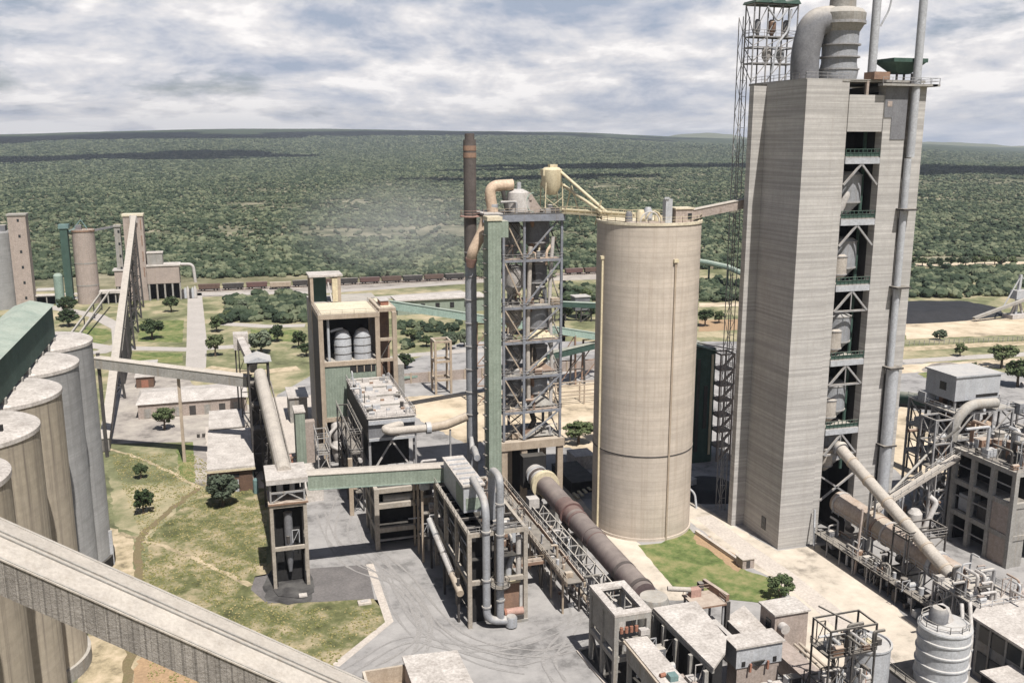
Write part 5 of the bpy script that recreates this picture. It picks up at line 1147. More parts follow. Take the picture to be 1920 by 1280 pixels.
clutter(T, 57.2, 60.2, 100.5, 121, (.1,4.2), 36, 23, ('white','galv','brown','concp','cyc','brown'), 1.5)
MB().lathe((62.0,125.0,8.4), [(2.6,-8.3),(2.6,-.6),(2.2,.8)], 24).build('firing_hood', 'concg', T, smooth=True)
T = thing('burner_platform', 'rusty burner platform with railings on the right of the kiln outlet', 'platform', (70,125,0))
MB().box(67.8,73.2,121.6,126.6,7.6,7.9).build('deck', 'rust', T); railing(T, [(73.1,121.7,7.9),(73.1,126.5,7.9),(68,126.5,7.9)], 'rust')
for x in (68.2,72.8):
    for y in (122,126.2): MB().box(x-.15,x+.15,y-.15,y+.15,0,7.6).build('leg', 'steel', T)
MB().beam((72.6,128.2,8.6),(73.8,122.4,8.4),.6,1.1).build('monorail_beam', 'rust', T); MB().box(71.2,72.0,127.0,127.9,0,9.0).build('bracket', 'brown', T); MB().box(73.5,74.2,122.2,122.9,0,7.8).build('bracket', 'brown', T)
MB().tube([(64.8,125.8,9.7),(68.4,124.9,9.4)], .4, 12).build('burner_pipe', 'gallroof', T, smooth=True); MB().box(68.6,70.4,124.9,126.0,7.9,9.2).build('blower', 'pinkm', T)
T = thing('low_annex', 'low white roofed annex with a dark slot between the cooler building and the block house', 'annex', (73,117,0))
MB().prism([(74.0,122.8),(78.6,125.4),(78.1,118.4),(76.8,116.8),(74.0,117.1)][::-1], 0, 4.3).build('wall', 'concg', T); MB().prism([(73.8,123.0),(79.0,125.9),(78.4,118.2),(77.0,116.4),(73.8,116.8)][::-1], 4.32, 4.55).build('roof', 'roof', T)
MB().box(71.6,72.4,116.8,124.6,0,4.4).build('side_wall', 'white', T); MB().box(72.45,73.7,117,123,1.4,1.6).build('slot_floor', 'dark', T)
T = thing('block_house', 'square pinkish concrete block house with flat pale roof beside the round bush', 'building', (84,121,0))
MB().box(79.4,85.4,117.4,121.6,0,6.9).build('wall', 'concp', T); MB().box(79.1,85.7,117.1,121.9,6.92,7.2).build('roof', 'roof', T); MB().box(79.3,79.4,118.4,119.8,4.0,5.6).build('window', 'glass', T); MB().tube([(80.6,117.3,5.0),(80.6,116.2,5.0)], .8, 14).build('air_duct', 'white', T, smooth=True)
T = thing('metal_box_house', 'light metal clad box house with flat pale roof and two small dark holes', 'building', (71,107,0))
X0_, Y_ = 66.8, 105.0
MB().box(67.7,75.3,109.1,112.2,4.6,7.8).build('wall', 'galv', T); MB().box(67.4,75.6,108.8,112.5,7.82,8.1).build('roof', 'roof', T); MB().box(68.0,75.0,109.3,112,0,4.58).build('base', 'concp', T)
for x in (68.6,73.8): MB().box(x,x+.6,109.02,109.12,4.8,5.6).build('hole', 'dark', T)
MB().q([(70.2,109.05,5.4),(72.4,109.05,5.4),(71.3,109.05,4.5),(70.2,108.8,5.4),(72.4,108.8,5.4),(71.3,108.8,4.5)],[(0,1,2),(5,4,3),(0,3,4,1),(1,4,5,2),(2,5,3,0)]).build('chute', 'dark', T)
for x in (69.8,72.7): MB().beam((x,108.7,4.0),(x+.1,108.7,5.3),.3).build('red_valve', 'redo', T)
T = thing('roof_clutter', 'low white machinery deck in front of the metal box house', 'machinery', (70,99,0))
MB().box(66,77.4,94,107.6,0,2.6).build('deck', 'roof', T)
clutter(T, 67, 76.6, 95, 107, (2.62,), 46, 19, ('white','galv','roof','concg','brown'), 1.2)
railing(T, [(66.1,94,2.6),(66.1,104,2.6),(78.9,104,2.6)], 'brown')
T = thing('yard_pipe_run', 'pair of long thin tan pipes running along the right of the block house', 'pipes', (84,110,0))
for k in range(2): MB().tube([(82.0+.9*k,115.6,2.6),(81.6+.9*k,92,2.6)], .22, 8).build('pipe', 'tan', T, smooth=True)
for y in (114,107,100,94): MB().box(81.5,83.2,y-.15,y+.15,0,2.35).build('support', 'concg', T)
MB().box(77.5,80.9,104,116.6,0,3.0).build('side_wall', 'concp', T)
# ================================================================ cage, tanks (bottom right)
T = thing('steel_cage', 'open dark steel cage over machinery at the bottom right', 'steel frame', (79.5,100,0))
frame(T, [75.8,79.6,83.2], [98.9,102.9], [0,6,10.8,14.8], .22, .2, 'brown', br=[0,1], brsides='f', style='x', brw=.12, slabs=(10.8,), slabm='brown', rails=(10.8,), railm='brown')
MB().beam((77.4,104.2,15.6),(82.6,99.6,13.2),.2).build('crane_arm', 'brown', T)
clutter(T, 76.2, 82.8, 98.8, 102.6, (.1,6,10.85,10.85), 46, 18, ('rust','galv','brown','white','tan','steel','brown'), 1.2)
MB().box(80.6,81.5,98.2,98.5,4.0,8.6).build('sign_board', 'white', T); MB().box(81.5,81.6,98.18,98.52,4.0,8.6).build('sign_edge', 'redo', T)
T = thing('small_tank', 'smooth grey round tank with an open rimmed top next to the steel cage', 'tank', (86.2,104,0))
MB().lathe((86.3,104.0,0), [(3.1,0),(3.1,8.4),(3.3,8.5),(3.3,8.8),(3.0,8.82),(3.0,8.5),(.1,8.6)], 48).build('shell', 'galv', T, smooth=True)
MB().box(84.9,86.6,103.6,104.6,8.6,9.0).build('top_hatch', 'creamp', T); MB().box(86.8,87.6,102.8,103.6,8.6,9.5).build('top_vent', 'brown', T)
T = thing('ribbed_tank', 'tall light grey ribbed metal tank with a lumpy top at the bottom right', 'tank', (93.6,97.4,0))
cx2, cy2 = 93.6, 97.6
SH = MB().lathe((cx2,cy2,0), [(3.45,0),(3.45,13.4),(3.6,13.5),(3.5,13.7),(1.2,14.2),(.1,14.2)], 56).build('shell', 'galv', T, smooth=True)
b = MB()
for z in (2,4,6,7.9,9.8,11.6,13.2): b.lathe((cx2,cy2,z), [(3.46,0),(3.62,.1),(3.62,.3),(3.46,.4)], 56)
b.build('rib', 'galv', SH, smooth=True)
MB().lathe((cx2-1.0,cy2+.3,13.9), [(1.3,0),(1.3,1.6),(.9,2.3)], 20).build('filter_head', 'cyc', T, smooth=True); MB().q([(cx2-.2,cy2-.9,14.1),(cx2+1.0,cy2-.6,14.1),(cx2+1.0,cy2+1.2,14.1),(cx2-.2,cy2+1.2,14.1),(cx2-.8,cy2-.3,16.2),(cx2+.3,cy2-.1,16.2),(cx2+.3,cy2+1.2,16.2),(cx2-.8,cy2+1.2,16.2)],[(0,3,2,1),(4,5,6,7),(0,1,5,4),(1,2,6,5),(2,3,7,6),(3,0,4,7)]).build('inlet_hood', 'white', T)
railing(T, [(cx2+3.2*math.cos(R(a)),cy2+3.2*math.sin(R(a)),13.7) for a in range(60,361,30)], 'steel')
MB().box(88.6,98.4,92.2,103.2,4.6,5.0).build('surround_deck', 'brown', T); railing(T, [(88.7,103,5),(88.7,92.3,5),(98.3,92.3,5)], 'brown')
for x in (88.9,98.1):
    for y in (92.6,102.8): MB().box(x-.2,x+.2,y-.2,y+.2,0,4.6).build('leg', 'brown', T)
T = thing('twin_pipes', 'pair of white vertical pipes right of the ribbed tank', 'pipes', (100,99,0))
for k in range(2):
    MB().tube(bend([(98.9+1.4*k,99.4,0),(98.9+1.4*k,99.4,9.6),(100.4+1.5*k,102,13.5)],1.2), .3, 12).build('pipe', 'white', T, smooth=True)
    for z in (1.5,4.5,7.5): MB().lathe((98.9+1.4*k,99.4,z), [(.4,0),(.4,.2)], 12).build('flange', 'galv', T)
T = thing('switch_building', 'flat pale roofed building with long dark windows in the bottom right corner', 'building', (112,98,0))
MB().box(105.6,124,92,103.8,0,9.2).build('wall', 'concg', T); MB().prism([(104.9,91.5),(124.5,91.5),(124.5,109.4),(112,109.4),(104.9,104.4)], 9.22, 9.6).build('roof', 'roof', T)
MB().prism([(112.4,104),(124,104),(124,109),(112.4,109)], 0, 9.2).build('rear_wall', 'concg', T)
MB().box(105.45,105.6,93,103.2,6.2,8.6).build('window', 'glass', T); MB().box(105.45,105.6,93,103.2,1.0,4.4).build('window', 'glass', T)
for y in (95,98,101): MB().box(105.3,105.62,y-.15,y+.15,0,9.2).build('pillar', 'concg', T)
MB().box(99.8,105.2,84,96.4,0,5.6).build('lower_wing', 'dark', T); MB().box(99.6,105.3,83.8,96.6,5.62,5.9).build('lower_roof', 'roof', T)

# ================================================================ KILN 2 and right-hand plant
T = kiln('rotary_kiln', 'pale dusty rotary kiln coming out of the foot of the big concrete tower', 115.6, 151.5, 116.5, 8.7, 7.4, 2.25, ['kilnw','kilnw','tan','kilnw','kilnw','kilnw','kilnw'],
  [(.03,.2,.5,'white'),(.30,.3,1.0,'tan'),(.36,.15,.5,'rust'),(.44,.2,.4,'white'),(.80,.3,.9,'galv'),(.99,.2,.6,'steel')])
for y in (145.5,131,120):
    MB().box(113.2,118.0,y-1.6,y+1.6,0,3.8).build('pier', 'concg', T)
    for s in (-1,1): MB().tube([(115.6+s*1.6,y-.6,5.6),(115.6+s*1.6,y+.6,5.6)], .7, 16).build('roller', 'brown', T, smooth=True)
T = thing('tertiary_air_duct', 'long slanting tan duct from the concrete tower down past the pale kiln', 'duct', (112,135,0))
TA, TB = Vector(onX(1577,842,114.2)), Vector(onX(1785,1080,113.0))
DS = MB().tube([TA+Vector((1.5,3.2,-.3)), TA, TB], 1.12, 24).build('duct_shell', 'gallroof', T, smooth=True)
MB().tube([TA-(TB-TA).normalized()*.5, TA+(TB-TA).normalized()*.2], 1.5, 24).build('end_collar', 'cyc', T, smooth=True)
for f in (.12,.28,.46,.62,.8,.95): c = TA.lerp(TB, f); d = (TB-TA).normalized(); MB().tube([c-d*.2,c+d*.2], 1.24, 24).build('flange', 'tan', DS)
for f in (.33,.66,.92): c = TA.lerp(TB, f); MB().beam((c.x-.8,c.y,0),(c.x-.6,c.y,c.z-1),.3).beam((c.x+.8,c.y,0),(c.x+.6,c.y,c.z-1),.3).build('support', 'steel', T)
T = thing('tower_foot_machinery', 'dark machinery deck with small fans beneath the pale kiln', 'machinery', (110,135,0))
MB().box(109.2,113.0,118,150,3.3,3.5).build('deck', 'brown', T); MB().box(110.9,113.1,116,150,0.05,.5).build('pit_slab', 'dark', T)
for y in range(118,151,4): MB().box(109.3,109.5,y-.1,y+.1,0,3.3).build('post', 'steel', T)
railing(T, [(109.2,118,3.5),(109.2,150,3.5)], 'steel', 1.1, 2, .08); railing(T, [(113.0,118,6.5),(113.0,150,7.2)], 'galv', 1.1, 2, .08)
rr = random.Random(5)
clutter(T, 109.5, 112.9, 117, 149, (3.5,3.5,.5), 60, 5, s=1.1)
clutter(T, 113, 114, 117, 149, (.5,), 12, 6, ('creamp','white','rust','brown'), 1.2)
MB().beam((110.0,138,0),(111.4,139,12.5),.35).build('mast', 'concp', T); MB().beam((108.9,149.5,1),(109.6,151.0,8),.3).build('mast', 'galv', T)
T = thing('kiln_access_frame', 'slim steel access frame standing across the pale kiln', 'steel frame', (113,128,0))
frame(T, [111.6,119.4], [126.5,130.5], [0,5,11.5,13], .25, .22, 'brown', br=[0,1], brsides='f', style='/', brw=.14, rails=(11.5,), railm='steel')
T = thing('outlet_platform', 'cluttered steel platform with pipes above the ribbed tank', 'platform', (113,110,0))
frame(T, [108,112,116.5], [106,111.5,116], [0,5,9.5], .25, .22, 'steel', br=[0,1], brsides='fl', style='x', brw=.12, slabs=(5,9.5), slabm='cyc', rails=(5,9.5), railm='galv')
clutter(T, 108.2, 116.4, 106, 116, (5,9.5,9.5), 60, 8, ('white','galv','steel','brown','rust','concp','galv'), 1.15)
# concrete frame building right
T = thing('concrete_mill_frame', 'big grey open concrete frame building at the right edge', 'building', (147,140,0))
frame(T, [139.3,147,155], [131.8,137,142,147], [0,6.5,13,19.3], .9, .8, 'concg', slabs=(6.5,13,19.3), slabm='brown', rails=(19.3,))
MB().box(143,143.4,132.4,146.4,0,19).build('inner_wall', 'dark', T); MB().box(139.8,154.4,146.2,146.5,0,19).build('back_wall', 'dark', T)
MB().box(139.1,139.4,132.3,136.5,0,12.1).build('side_panel', 'concp', T); MB().box(139.8,142.6,131.6,131.9,0,12.1).build('front_panel', 'concg', T); MB().box(147.5,154.5,131.6,131.9,0,12.1).build('front_panel', 'rust', T)
for y in (134.4,139.5,144.5): MB().box(140,142.8,y-1.4,y+1.4,6.6,10).build('mill_housing', rr.choice(['cyc','brown','galv']), T)
for z in (3,9.6,16): MB().beam((139.3,132.2,z),(139.3,146.6,z),.2).build('side_beam', 'steel', T)
clutter(T, 139.6, 154.6, 132.2, 146.6, (19.35,), 60, 31, ('galv','brown','steel','cyc','rust','concg'), 1.9)
T = thing('filter_support_tower', 'steel frame carrying the galvanised box house, with bent ducts and orange drums', 'steel frame', (146,158,0))
frame(T, [140.4,145,150,155], [149.5,156,163], [0,7,14,20,25.6], .4, .35, 'steel', br=[0,1,2,3], brsides='fl', style='/', brw=.25, slabs=(14,20,25.6), slabm='concg', rails=(20,25.6), railm='galv')
clutter(T, 141, 154, 150, 162, (7,14,20,20,25.65), 70, 15, ('cyc','galv','brown','steel','pipe','rust','brown'), 1.9)
MB().lathe((147.5,151.5,14.2), [(1.2,0),(2.6,2.2),(2.6,4.2),(2.0,5)], 20).build('vessel', 'cyc', T, smooth=True)
MB().lathe((152.5,151.5,14.2), [(1.0,0),(2.2,2.2),(2.2,4.2),(1.6,5)], 20).build('vessel', 'brown', T, smooth=True)
for (xa,za,xb,zb) in ((140.5,14.3,145,19),(145,14.3,150,19),(150,14.3,155,19)): MB().beam((xa,149.2,za),(xb,149.2,zb),.3).beam((xb,149.2,za),(xa,149.2,zb),.25).build('brace', 'steel', T)
frame(T, [134.8,139.0], [148.4,152.6], [0,5,10,15,20,25], .32, .26, 'steel', br=[0,1,2,3,4], brsides='fl', style='x', brw=.18, slabs=(15,), slabm='brown')
clutter(T, 135.2, 138.6, 148.8, 152, (0,5,10,15.1,20), 26, 63, ('galv','brown','rust','steel','white'), 1.4)
for k in range(3): MB().tube([(145.2+1.9*k,149.3,22.6),(145.2+1.9*k,151,22.6)], .6, 12).build('orange_drum', 'peach', T, smooth=True)
T = thing('galvanised_box_house', 'light galvanised box house with a dark window on top of the right steel frame', 'equipment house', (146.5,156,26))
MB().box(141.2,152.4,151,159.5,27.6,32.6).build('wall', 'galv', T); MB().box(140.9,152.7,150.7,159.8,32.62,32.95).build('roof', 'galv', T); MB().box(141.12,141.2,153.6,155.4,29.3,31).build('window', 'glass', T)
for x in (141.8,151.8):
    for y in (151.5,159): MB().box(x-.2,x+.2,y-.2,y+.2,25.65,27.6).build('leg', 'steel', T)
MB().box(146.5,152.0,150.92,151,28.1,28.7).build('slot', 'dark', T)
tag(MB().tube(bend([(150.5,149.6,27.0),(143.6,149.4,27.2),(140.2,149.2,24.2),(139.8,149.2,20.0)],3.6,10), 1.05, 20).build('bent_duct', 'concg', smooth=True), 'grey duct bending down below the galvanised box house', 'duct')
T = thing('right_yard_plant', 'tangle of grey steelwork, vessels and platforms at the far right edge', 'steel frame', (158,150,0))
frame(T, [156,161,166], [140,147,154], [0,7,14,20,24.5], .35, .3, 'steel', br=[0,1,2,3], brsides='fl', style='x', brw=.18, slabs=(7,14,20), slabm='cyc', rails=(14,20,24.5), railm='galv')
clutter(T, 156.5, 165.5, 140.5, 153, (7,14,20,24.5), 60, 16, ('cyc','galv','white','brown','steel','pipe'), 1.9)
tag(MB().tube([onY(1668,925,144), onX(1745,845,136), onX(1800,800,139)], .28, 12).build('slanting_pipe', 'concg', smooth=True), 'long thin grey pipe slanting up right of the concrete tower', 'pipe')
T = thing('slanting_conveyor', 'slanting grey conveyor rising right from behind the tertiary duct to the steel frame', 'conveyor', (130,140,0))
p, q = onY(1640,955,141), onX(1795,856,138.6)
MB().beam(p,q,1.5,.7).build('belt_frame', 'gallroof', T); 
for dy in (-.8,.8): railing(T, [(p[0],p[1]+dy,p[2]+.3),(q[0],q[1]+dy,q[2]+.3)], 'steel', .9, 2.2, .07)
for f in (.3,.7): c = Vector(p).lerp(Vector(q), f); trestle(T, (c.x,c.y), 'y', 1.6, c.z-.4, 'steel', .25, 3)
T = thing('white_bent_pipe', 'short white bent pipe standing left of the concrete frame building', 'pipe', (125,134,0))
MB().tube(bend([(123.0,136,8.0),(125.5,136,13.4),(124.6,137,14.2)],.8), .5, 12).build('pipe_body', 'white', T, smooth=True); MB().beam((122.8,136,0),(123.0,136,8.0),.3).build('stand', 'steel', T)
T = thing('round_fan', 'round grey fan with a hooped inlet right of the concrete tower foot', 'fan', (128,150,0))
MB().tube([(127,148,9),(127,149.4,9)], 1.6, 24).build('fan_casing', 'galv', T, smooth=True); MB().box(126,128,147.9,149.5,0,7.6).build('stand', 'brown', T)
MB().lathe((129.6,146,4.2), [(.5,-4.1),(1.4,0),(1.4,2.6),(.8,3.4)], 18).build('vessel', 'white', T, smooth=True)
T = thing('yard_machinery', 'scattered dark and white machinery in the yard behind the slanting conveyor', 'machinery', (133,160,0))
clutter(T, 121, 138, 150, 180, (0,), 60, 17, ('brown','galv','rust','concg','dark','creamp','cyc'), 2.4)
for k in range(8): x = 124+1.8*k; MB().box(x-.15,x+.15,175,175.3,0,11+rr.uniform(-2,2)).build('post', 'brown', T)
MB().box(122,138,174.8,177,10.0,10.4).build('deck', 'rust', T)
T = thing('green_overland_conveyor', 'dark green tube conveyor passing behind the concrete tower to the right steel frame', 'conveyor', (165,190,0))
p, q = Vector((128,205,15.5)), Vector((171,172,24.5))
p = Vector(onY(1600,735,205)); q = Vector(onY(1812,757,168))
MB().tube([p,q], 1.5, 16).build('tube_housing', 'dgreen', T, smooth=True); MB().beam(p-Vector((0,0,2.0)),q-Vector((0,0,2.0)),1.8,.6).build('truss', 'brown', T)
for f in (.35,.6,.85): c = p.lerp(q, f); trestle(T, (c.x,c.y), 'y', 3, c.z-2.3, 'brown', .35, 4)
# green sheds between silo and tower
T = thing('green_shed', 'dark green clad building with pale sloping roof right behind the great silo', 'building', (112.5,206,0))
MB().box(109.3,115.4,203.0,215,0,29.6).build('wall', 'dgreen', T)
MB().q([(108.8,202.6,30.7),(115.8,202.6,28.6),(115.8,215.4,28.6),(108.8,215.4,30.7),(108.8,202.6,31),(115.8,202.6,28.9),(115.8,215.4,28.9),(108.8,215.4,31)],[(0,3,2,1),(4,5,6,7),(0,1,5,4),(1,2,6,5),(2,3,7,6),(3,0,4,7)]).build('roof', 'glight', T)
for x, z0, z1 in ((110.4,3,27),(112.6,9,20)): MB().box(x,x+.9,202.85,203,z0,z1).build('opening', 'brown', T)
MB().box(114.3,114.9,202.8,203,2,28).build('rail_strip', 'creamp', T)
T = thing('stair_tower', 'rust coloured open stair frame right of the green shed', 'stair tower', (118.6,204,0))
frame(T, [116.6,120.4], [202.4,206.6], [0,4,8,12,16,20,24,28], .35, .3, 'concp', br=[0,1,2,3,4,5,6], brsides='f', style='/', brw=.5, slabs=(4,8,12,16,20,24), slabm='rust', rails=(8,12,16,20,24,28), railm='concp')
MB().beam((110,202.6,31.2),(120,202.4,29),.3).build('roof_truss', 'white', T)
tag(MB().box(80,85.5,207,213,0,3.4).build('small_shed', 'roof'), 'small pale roofed shed left of the great silo foot', 'shed')
T = thing('covered_walkway', 'white sheet metal covered walkway between the great silo and the concrete tower', 'walkway', (95,180,0))
MB().q([(91.5,184.5,1.6),(93.5,182.5,1.6),(101.6,184.8,1.6),(101,187,1.6),(91.5,184.5,2.0),(93.5,182.5,2.0),(101.6,184.8,3.4),(101,187,3.4)],[(0,3,2,1),(4,5,6,7),(0,1,5,4),(1,2,6,5),(2,3,7,6),(3,0,4,7)]).build('roof', 'galv', T)
for p_ in ((92,184),(94,183),(100.5,186)): MB().box(p_[0]-.1,p_[0]+.1,p_[1]-.1,p_[1]+.1,0,1.6).build('post', 'galv', T)
MB().tube(bend([(97,176,0),(97,177,3.2),(95.6,178,4.4)],1), .25, 10).build('pipe', 'galv', T)
T = thing('silo_shade_block', 'large dark block painted as shade beside the great silo foot', 'shed', (87,190,0))
MB().box(73.5,80,192,206,0,2.8).build('wall', 'dark', T)  # near-black box painting the silo's shadow area
for k in range(5): MB().box(72+k*1.2,72.6+k*1.2,187+.6*k,191,.3+.3*k,.6+.3*k).build('slab', 'creamp', T)
# retaining wall, hut by the tower
T = thing('retaining_wall', 'low pale retaining wall along the concrete path beside the lawn', 'wall', (95,160,0))
a0, a1 = Vector(G(1305,1000)), Vector(G(1395,1062))
MB().beam(a0+Vector((0,0,.35)), a1+Vector((0,0,.35)), .5, .7).build('wall_body', 'apron', T); MB().beam(a0+Vector((0,0,.78)), a1+Vector((0,0,.78)), .7, .14).build('coping', 'pale', T)
c = G(1392,1065)
T = thing('valve_hut', 'tiny concrete hut with pale lid at the end of the retaining wall', 'hut', c)
MB().box(c[0]-.3,c[0]+2.2,c[1]-.5,c[1]+1.9,0,1.9).build('wall', 'concp', T); MB().box(c[0]-.5,c[0]+2.4,c[1]-.7,c[1]+2.1,1.92,2.1).build('lid', 'pale', T); MB().box(c[0]+.5,c[0]+1.3,c[1]-.56,c[1]-.5,.2,1.6).build('door', 'brown', T)
# low building bottom + slab on grass
T = thing('low_store', 'low building with wide pale flat roof at the bottom centre', 'building', (26,122,0))
MB().box(22.2,30.4,104,127.6,0,3.7).build('wall', 'concp', T); MB().prism([(22.0,103.8),(30.6,103.8),(30.4,127.2),(22.0,128.0)], 3.72, 4.0).build('roof', 'roof', T)
MB().box(15.9,16.3,112,127.2,0,3.0).build('yard_wall', 'apron', T); MB().box(16.3,22.19,126.9,127.3,0,3.0).build('yard_wall', 'tan', T); MB().box(16.3,22.19,112,126.9,.05,.3).build('yard_floor', 'rust', T)
for k in range(9): x, y = rr.uniform(16.8,21.6), rr.uniform(119,123.5); MB().beam((x,y,.5),(x+rr.uniform(-1,1),y+rr.uniform(-1,1),rr.uniform(.6,1.6)),.3).build('scrap_piece', rr.choice(['white','galv','roof']), T)
c = G(683,1131); T = thing('manhole_slab', 'small white concrete slab lying on the grass edge', 'slab', c)
MB().box(c[0]-1.1,c[0]+1.2,c[1]-.7,c[1]+.8,.05,.4).build('slab_body', 'pale', T); MB().box(c[0]-.6,c[0]+.7,c[1]-.3,c[1]+.4,.4,.52).build('slab_lid', 'white', T)
T = thing('scrap_heap', 'pile of pale rubble and scrap on the yard beside the dark pit', 'scrap heap', (45,112,0))
for k in range(40):
    x, y = rr.uniform(38,49), rr.uniform(106,114.5); s = rr.uniform(.2,.7); MB().box(x-s,x+s,y-s*.6,y+s*.6,.03,.1+s*.8).build('scrap_piece', rr.choice(['white','roof','galv','concg','concp']), T)
T2_ = patch('dark_pit', [(1083,1222),(1112,1212),(1180,1222),(1220,1300),(1150,1300)], 'dark', 0.06)
T = thing('pit_kerb', 'pale kerb edging the dark pit beside the frame tower', 'kerb', G(1083,1222)); k0, k1, k2 = Vector(G(1083,1221)), Vector(G(1150,1300)), Vector(G(1115,1211))
MB().beam(k0+Vector((0,0,.15)),k1+Vector((0,0,.15)),.5,.3).beam(k0+Vector((0.4,0.3,.15)),k2+Vector((0,0,.15)),.5,.3).build('kerb_body', 'pale', T)
MB().box(51.8,52.4,123.5,124.1,0,11.4)
# ================================================================ LEFT MIDDLE BUILDINGS
T = thing('long_shed', 'long low shed with pale grey roof left of the dark transfer tower', 'shed', (-12,296,0))
MB().box(-26.6,4.0,285,303,0,4.4).build('wall', 'concp', T)
MB().q([(-27.2,284.5,4.42),(4.5,284.5,4.42),(4.5,303.5,4.42),(-27.2,303.5,4.42),(-26,294,5.6),(4.3,294,5.6)],[(0,1,5,4),(1,2,5),(2,3,4,5),(3,0,4),(0,3,2,1)]).build('roof', 'roof', T)
for k in range(7): MB().box(-25+4.2*k,-23.2+4.2*k,284.9,285.02,.2,3.0).build('door', 'brown' if k % 2 else 'concg', T)
T = thing('red_brick_hut', 'small red brick hut with a flat white roof near the long shed', 'hut', (-26,328,0))
MB().box(-30,-24.6,323,329,0,3.6).build('wall', 'brick', T); MB().box(-30.4,-24.2,322.6,329.4,3.62,3.9).build('roof', 'roof', T); MB().box(-28.4,-26.2,322.9,323.02,.1,2.6).build('door', 'redo', T)
T = thing('white_roof_hut', 'tiny white roofed hut behind the belt gallery', 'hut', (-27,352,0))
MB().box(-31,-25,347,352,0,2.6).build('wall', 'concp', T); MB().box(-31.3,-24.7,346.7,352.3,2.62,2.85).build('roof', 'white', T)
T = thing('flat_roof_workshop', 'upper of two pale flat roofed workshops, with a dark eave shadow', 'workshop', (-2,265,0))
MB().box(-6.2,2.4,254,271,0,4.4).build('wall', 'concp', T); MB().box(-6.6,2.8,253.6,271.4,4.42,4.7).build('roof', 'roof', T); MB().box(-5.6,1.8,253.9,254.02,2.6,4.2).build('window', 'glass', T)
T = thing('brick_workshop', 'brown brick workshop with wide pale roof in front of the round grey-green tree', 'workshop', (-1,230,0))
MB().box(-6.0,3.4,216.5,246,0,5.8).build('wall', 'brick', T); MB().box(-6.6,4.0,215.8,246.5,5.82,6.3).build('roof', 'roof', T)
MB().box(-2.8,.4,216.42,216.52,3.6,4.5).build('window', 'dark', T); MB().box(-2.6,.2,216.3,216.45,.1,3.0).build('roller_door', 'galv', T); MB().box(-6.7,4.1,215.7,215.8,5.3,5.8).build('fascia', 'creamp', T)
T = thing('drums', 'two small dark drums standing on the pale yard beside the upper workshop', 'drums', (-9,262,0))
for x in (-9.6,-8.2): MB().lathe((x,262,0.05), [(.4,0),(.4,1.0)], 12).build('drum', 'brown', T)
tag(MB().lathe((3.9,214.2,0.05), [(.6,0),(.6,3.2),(.3,3.6)], 14).build('teal_tank', 'teal', smooth=True), 'slim teal tank standing right of the brick workshop', 'tank')
T = thing('tool_shed', 'small grey shed roof left of the green penthouse building', 'shed', (25,276,0))
MB().box(15.6,20.6,268,280,0,7.4).build('wall', 'concg', T); MB().box(15.2,21,267.6,280.4,7.42,7.7).build('roof', 'roof', T)
tag(MB().beam((28,300,2.2),(75,305,2.2),.8,.8).build('pipeline', 'glight'), 'pale pipeline lying behind the mill building', 'pipeline')
# ================================================================ DISTANT PACKING PLANT (left)
def dotted_tower(name, lab, x0, x1, y0, y1, z, n, m='concp'):
    T = thing(name, lab, 'tower', ((x0+x1)/2,(y0+y1)/2,0))
    MB().box(x0,x1,y0,y1,0,z).build('wall', m, T); MB().box(x0-.4,x1+.4,y0-.4,y1+.4,z,z+.8).build('roof', 'concg', T)
    for k in range(n): MB().box((x0+x1)/2-.5+.6,(x0+x1)/2+.6+.5,y0-.05,y0+.05,4+(z-7)*k/max(1,n-1),5.4+(z-7)*k/max(1,n-1)).build('window', 'glass', T)
    return T
dotted_tower('stair_tower', 'slender pinkish concrete tower with a line of dark windows at the left edge', -97.5,-89.6,502,509,44.5,6)
T = thing('clinker_silo', 'pale round silo cut by the left edge of the picture, beside the slender dotted tower', 'silo', (-107,505,0)); MB().lathe((-106.6,506,0), [(9.5,0),(9.5,36.5),(9.0,37.2),(.1,37.6)], 48).build('shell', 'silo_grey', T, smooth=True); MB().box(-104,-99,503,508,37.4,40).build('roof_house', 'cyc', T)
T = thing('cement_silo', 'pinkish round silo with roof machinery in the distance at the left', 'silo', (-65.6,506,0))
MB().lathe((-65.6,508,0), [(5.2,0),(5.2,35.8)], 40).build('shell', 'concp', T, smooth=True); MB().lathe((-65.6,508,35.8), [(5.5,0),(5.5,.8)], 40).build('roof', 'rust', T)
MB().box(-68.6,-66,506,509,36.6,39).build('roof_house', 'cyc', T); MB().tube([(-70,507,36.6),(-66,507,41.5),(-63.5,507,37)], .4, 8).build('spout', 'teal', T); railing(T, [(-70.6,503.4,36.6),(-60.4,503.4,36.6)], 'redo')
MB().lathe((-65.6,508,9), [(5.3,0),(5.3,.6)], 40).build('band', 'concg', T); MB().lathe((-65.6,508,20), [(5.3,0),(5.3,.6)], 40).build('band', 'concg', T)
T = thing('green_elevator_shaft', 'tall teal green elevator shaft left of the distant pinkish silo', 'elevator', (-74,505,0)); MB().box(-75.6,-72.2,504,508,0,37.6).build('casing', 'dgreen', T); MB().box(-76,-71.4,503.6,508.4,37.6,39.6).build('head', 'teal', T); MB().tube([(-72,506,36),(-68,507,37.2)], .6, 8).build('spout', 'teal', T)
tag(MB().lathe((-78.6,506,0), [(2.2,0),(2.2,14.5),(1.4,15.6),(.1,15.8)], 20).build('small_tank', 'glight', smooth=True), 'small pale green tank left of the distant elevator shaft', 'tank')
T = thing('packing_tower', 'pinkish tower at the top end of the long inclined conveyor', 'tower', (-42.5,511,0))
MB().box(-46.8,-37.6,507.2,516,0,42.6).build('wall', 'concp', T); MB().box(-47.2,-37.2,506.8,516.4,42.6,43.6).build('roof', 'cream', T); MB().box(-43.5,-40,505.9,507.1,39.4,43.2).build('conveyor_mouth', 'white', T)
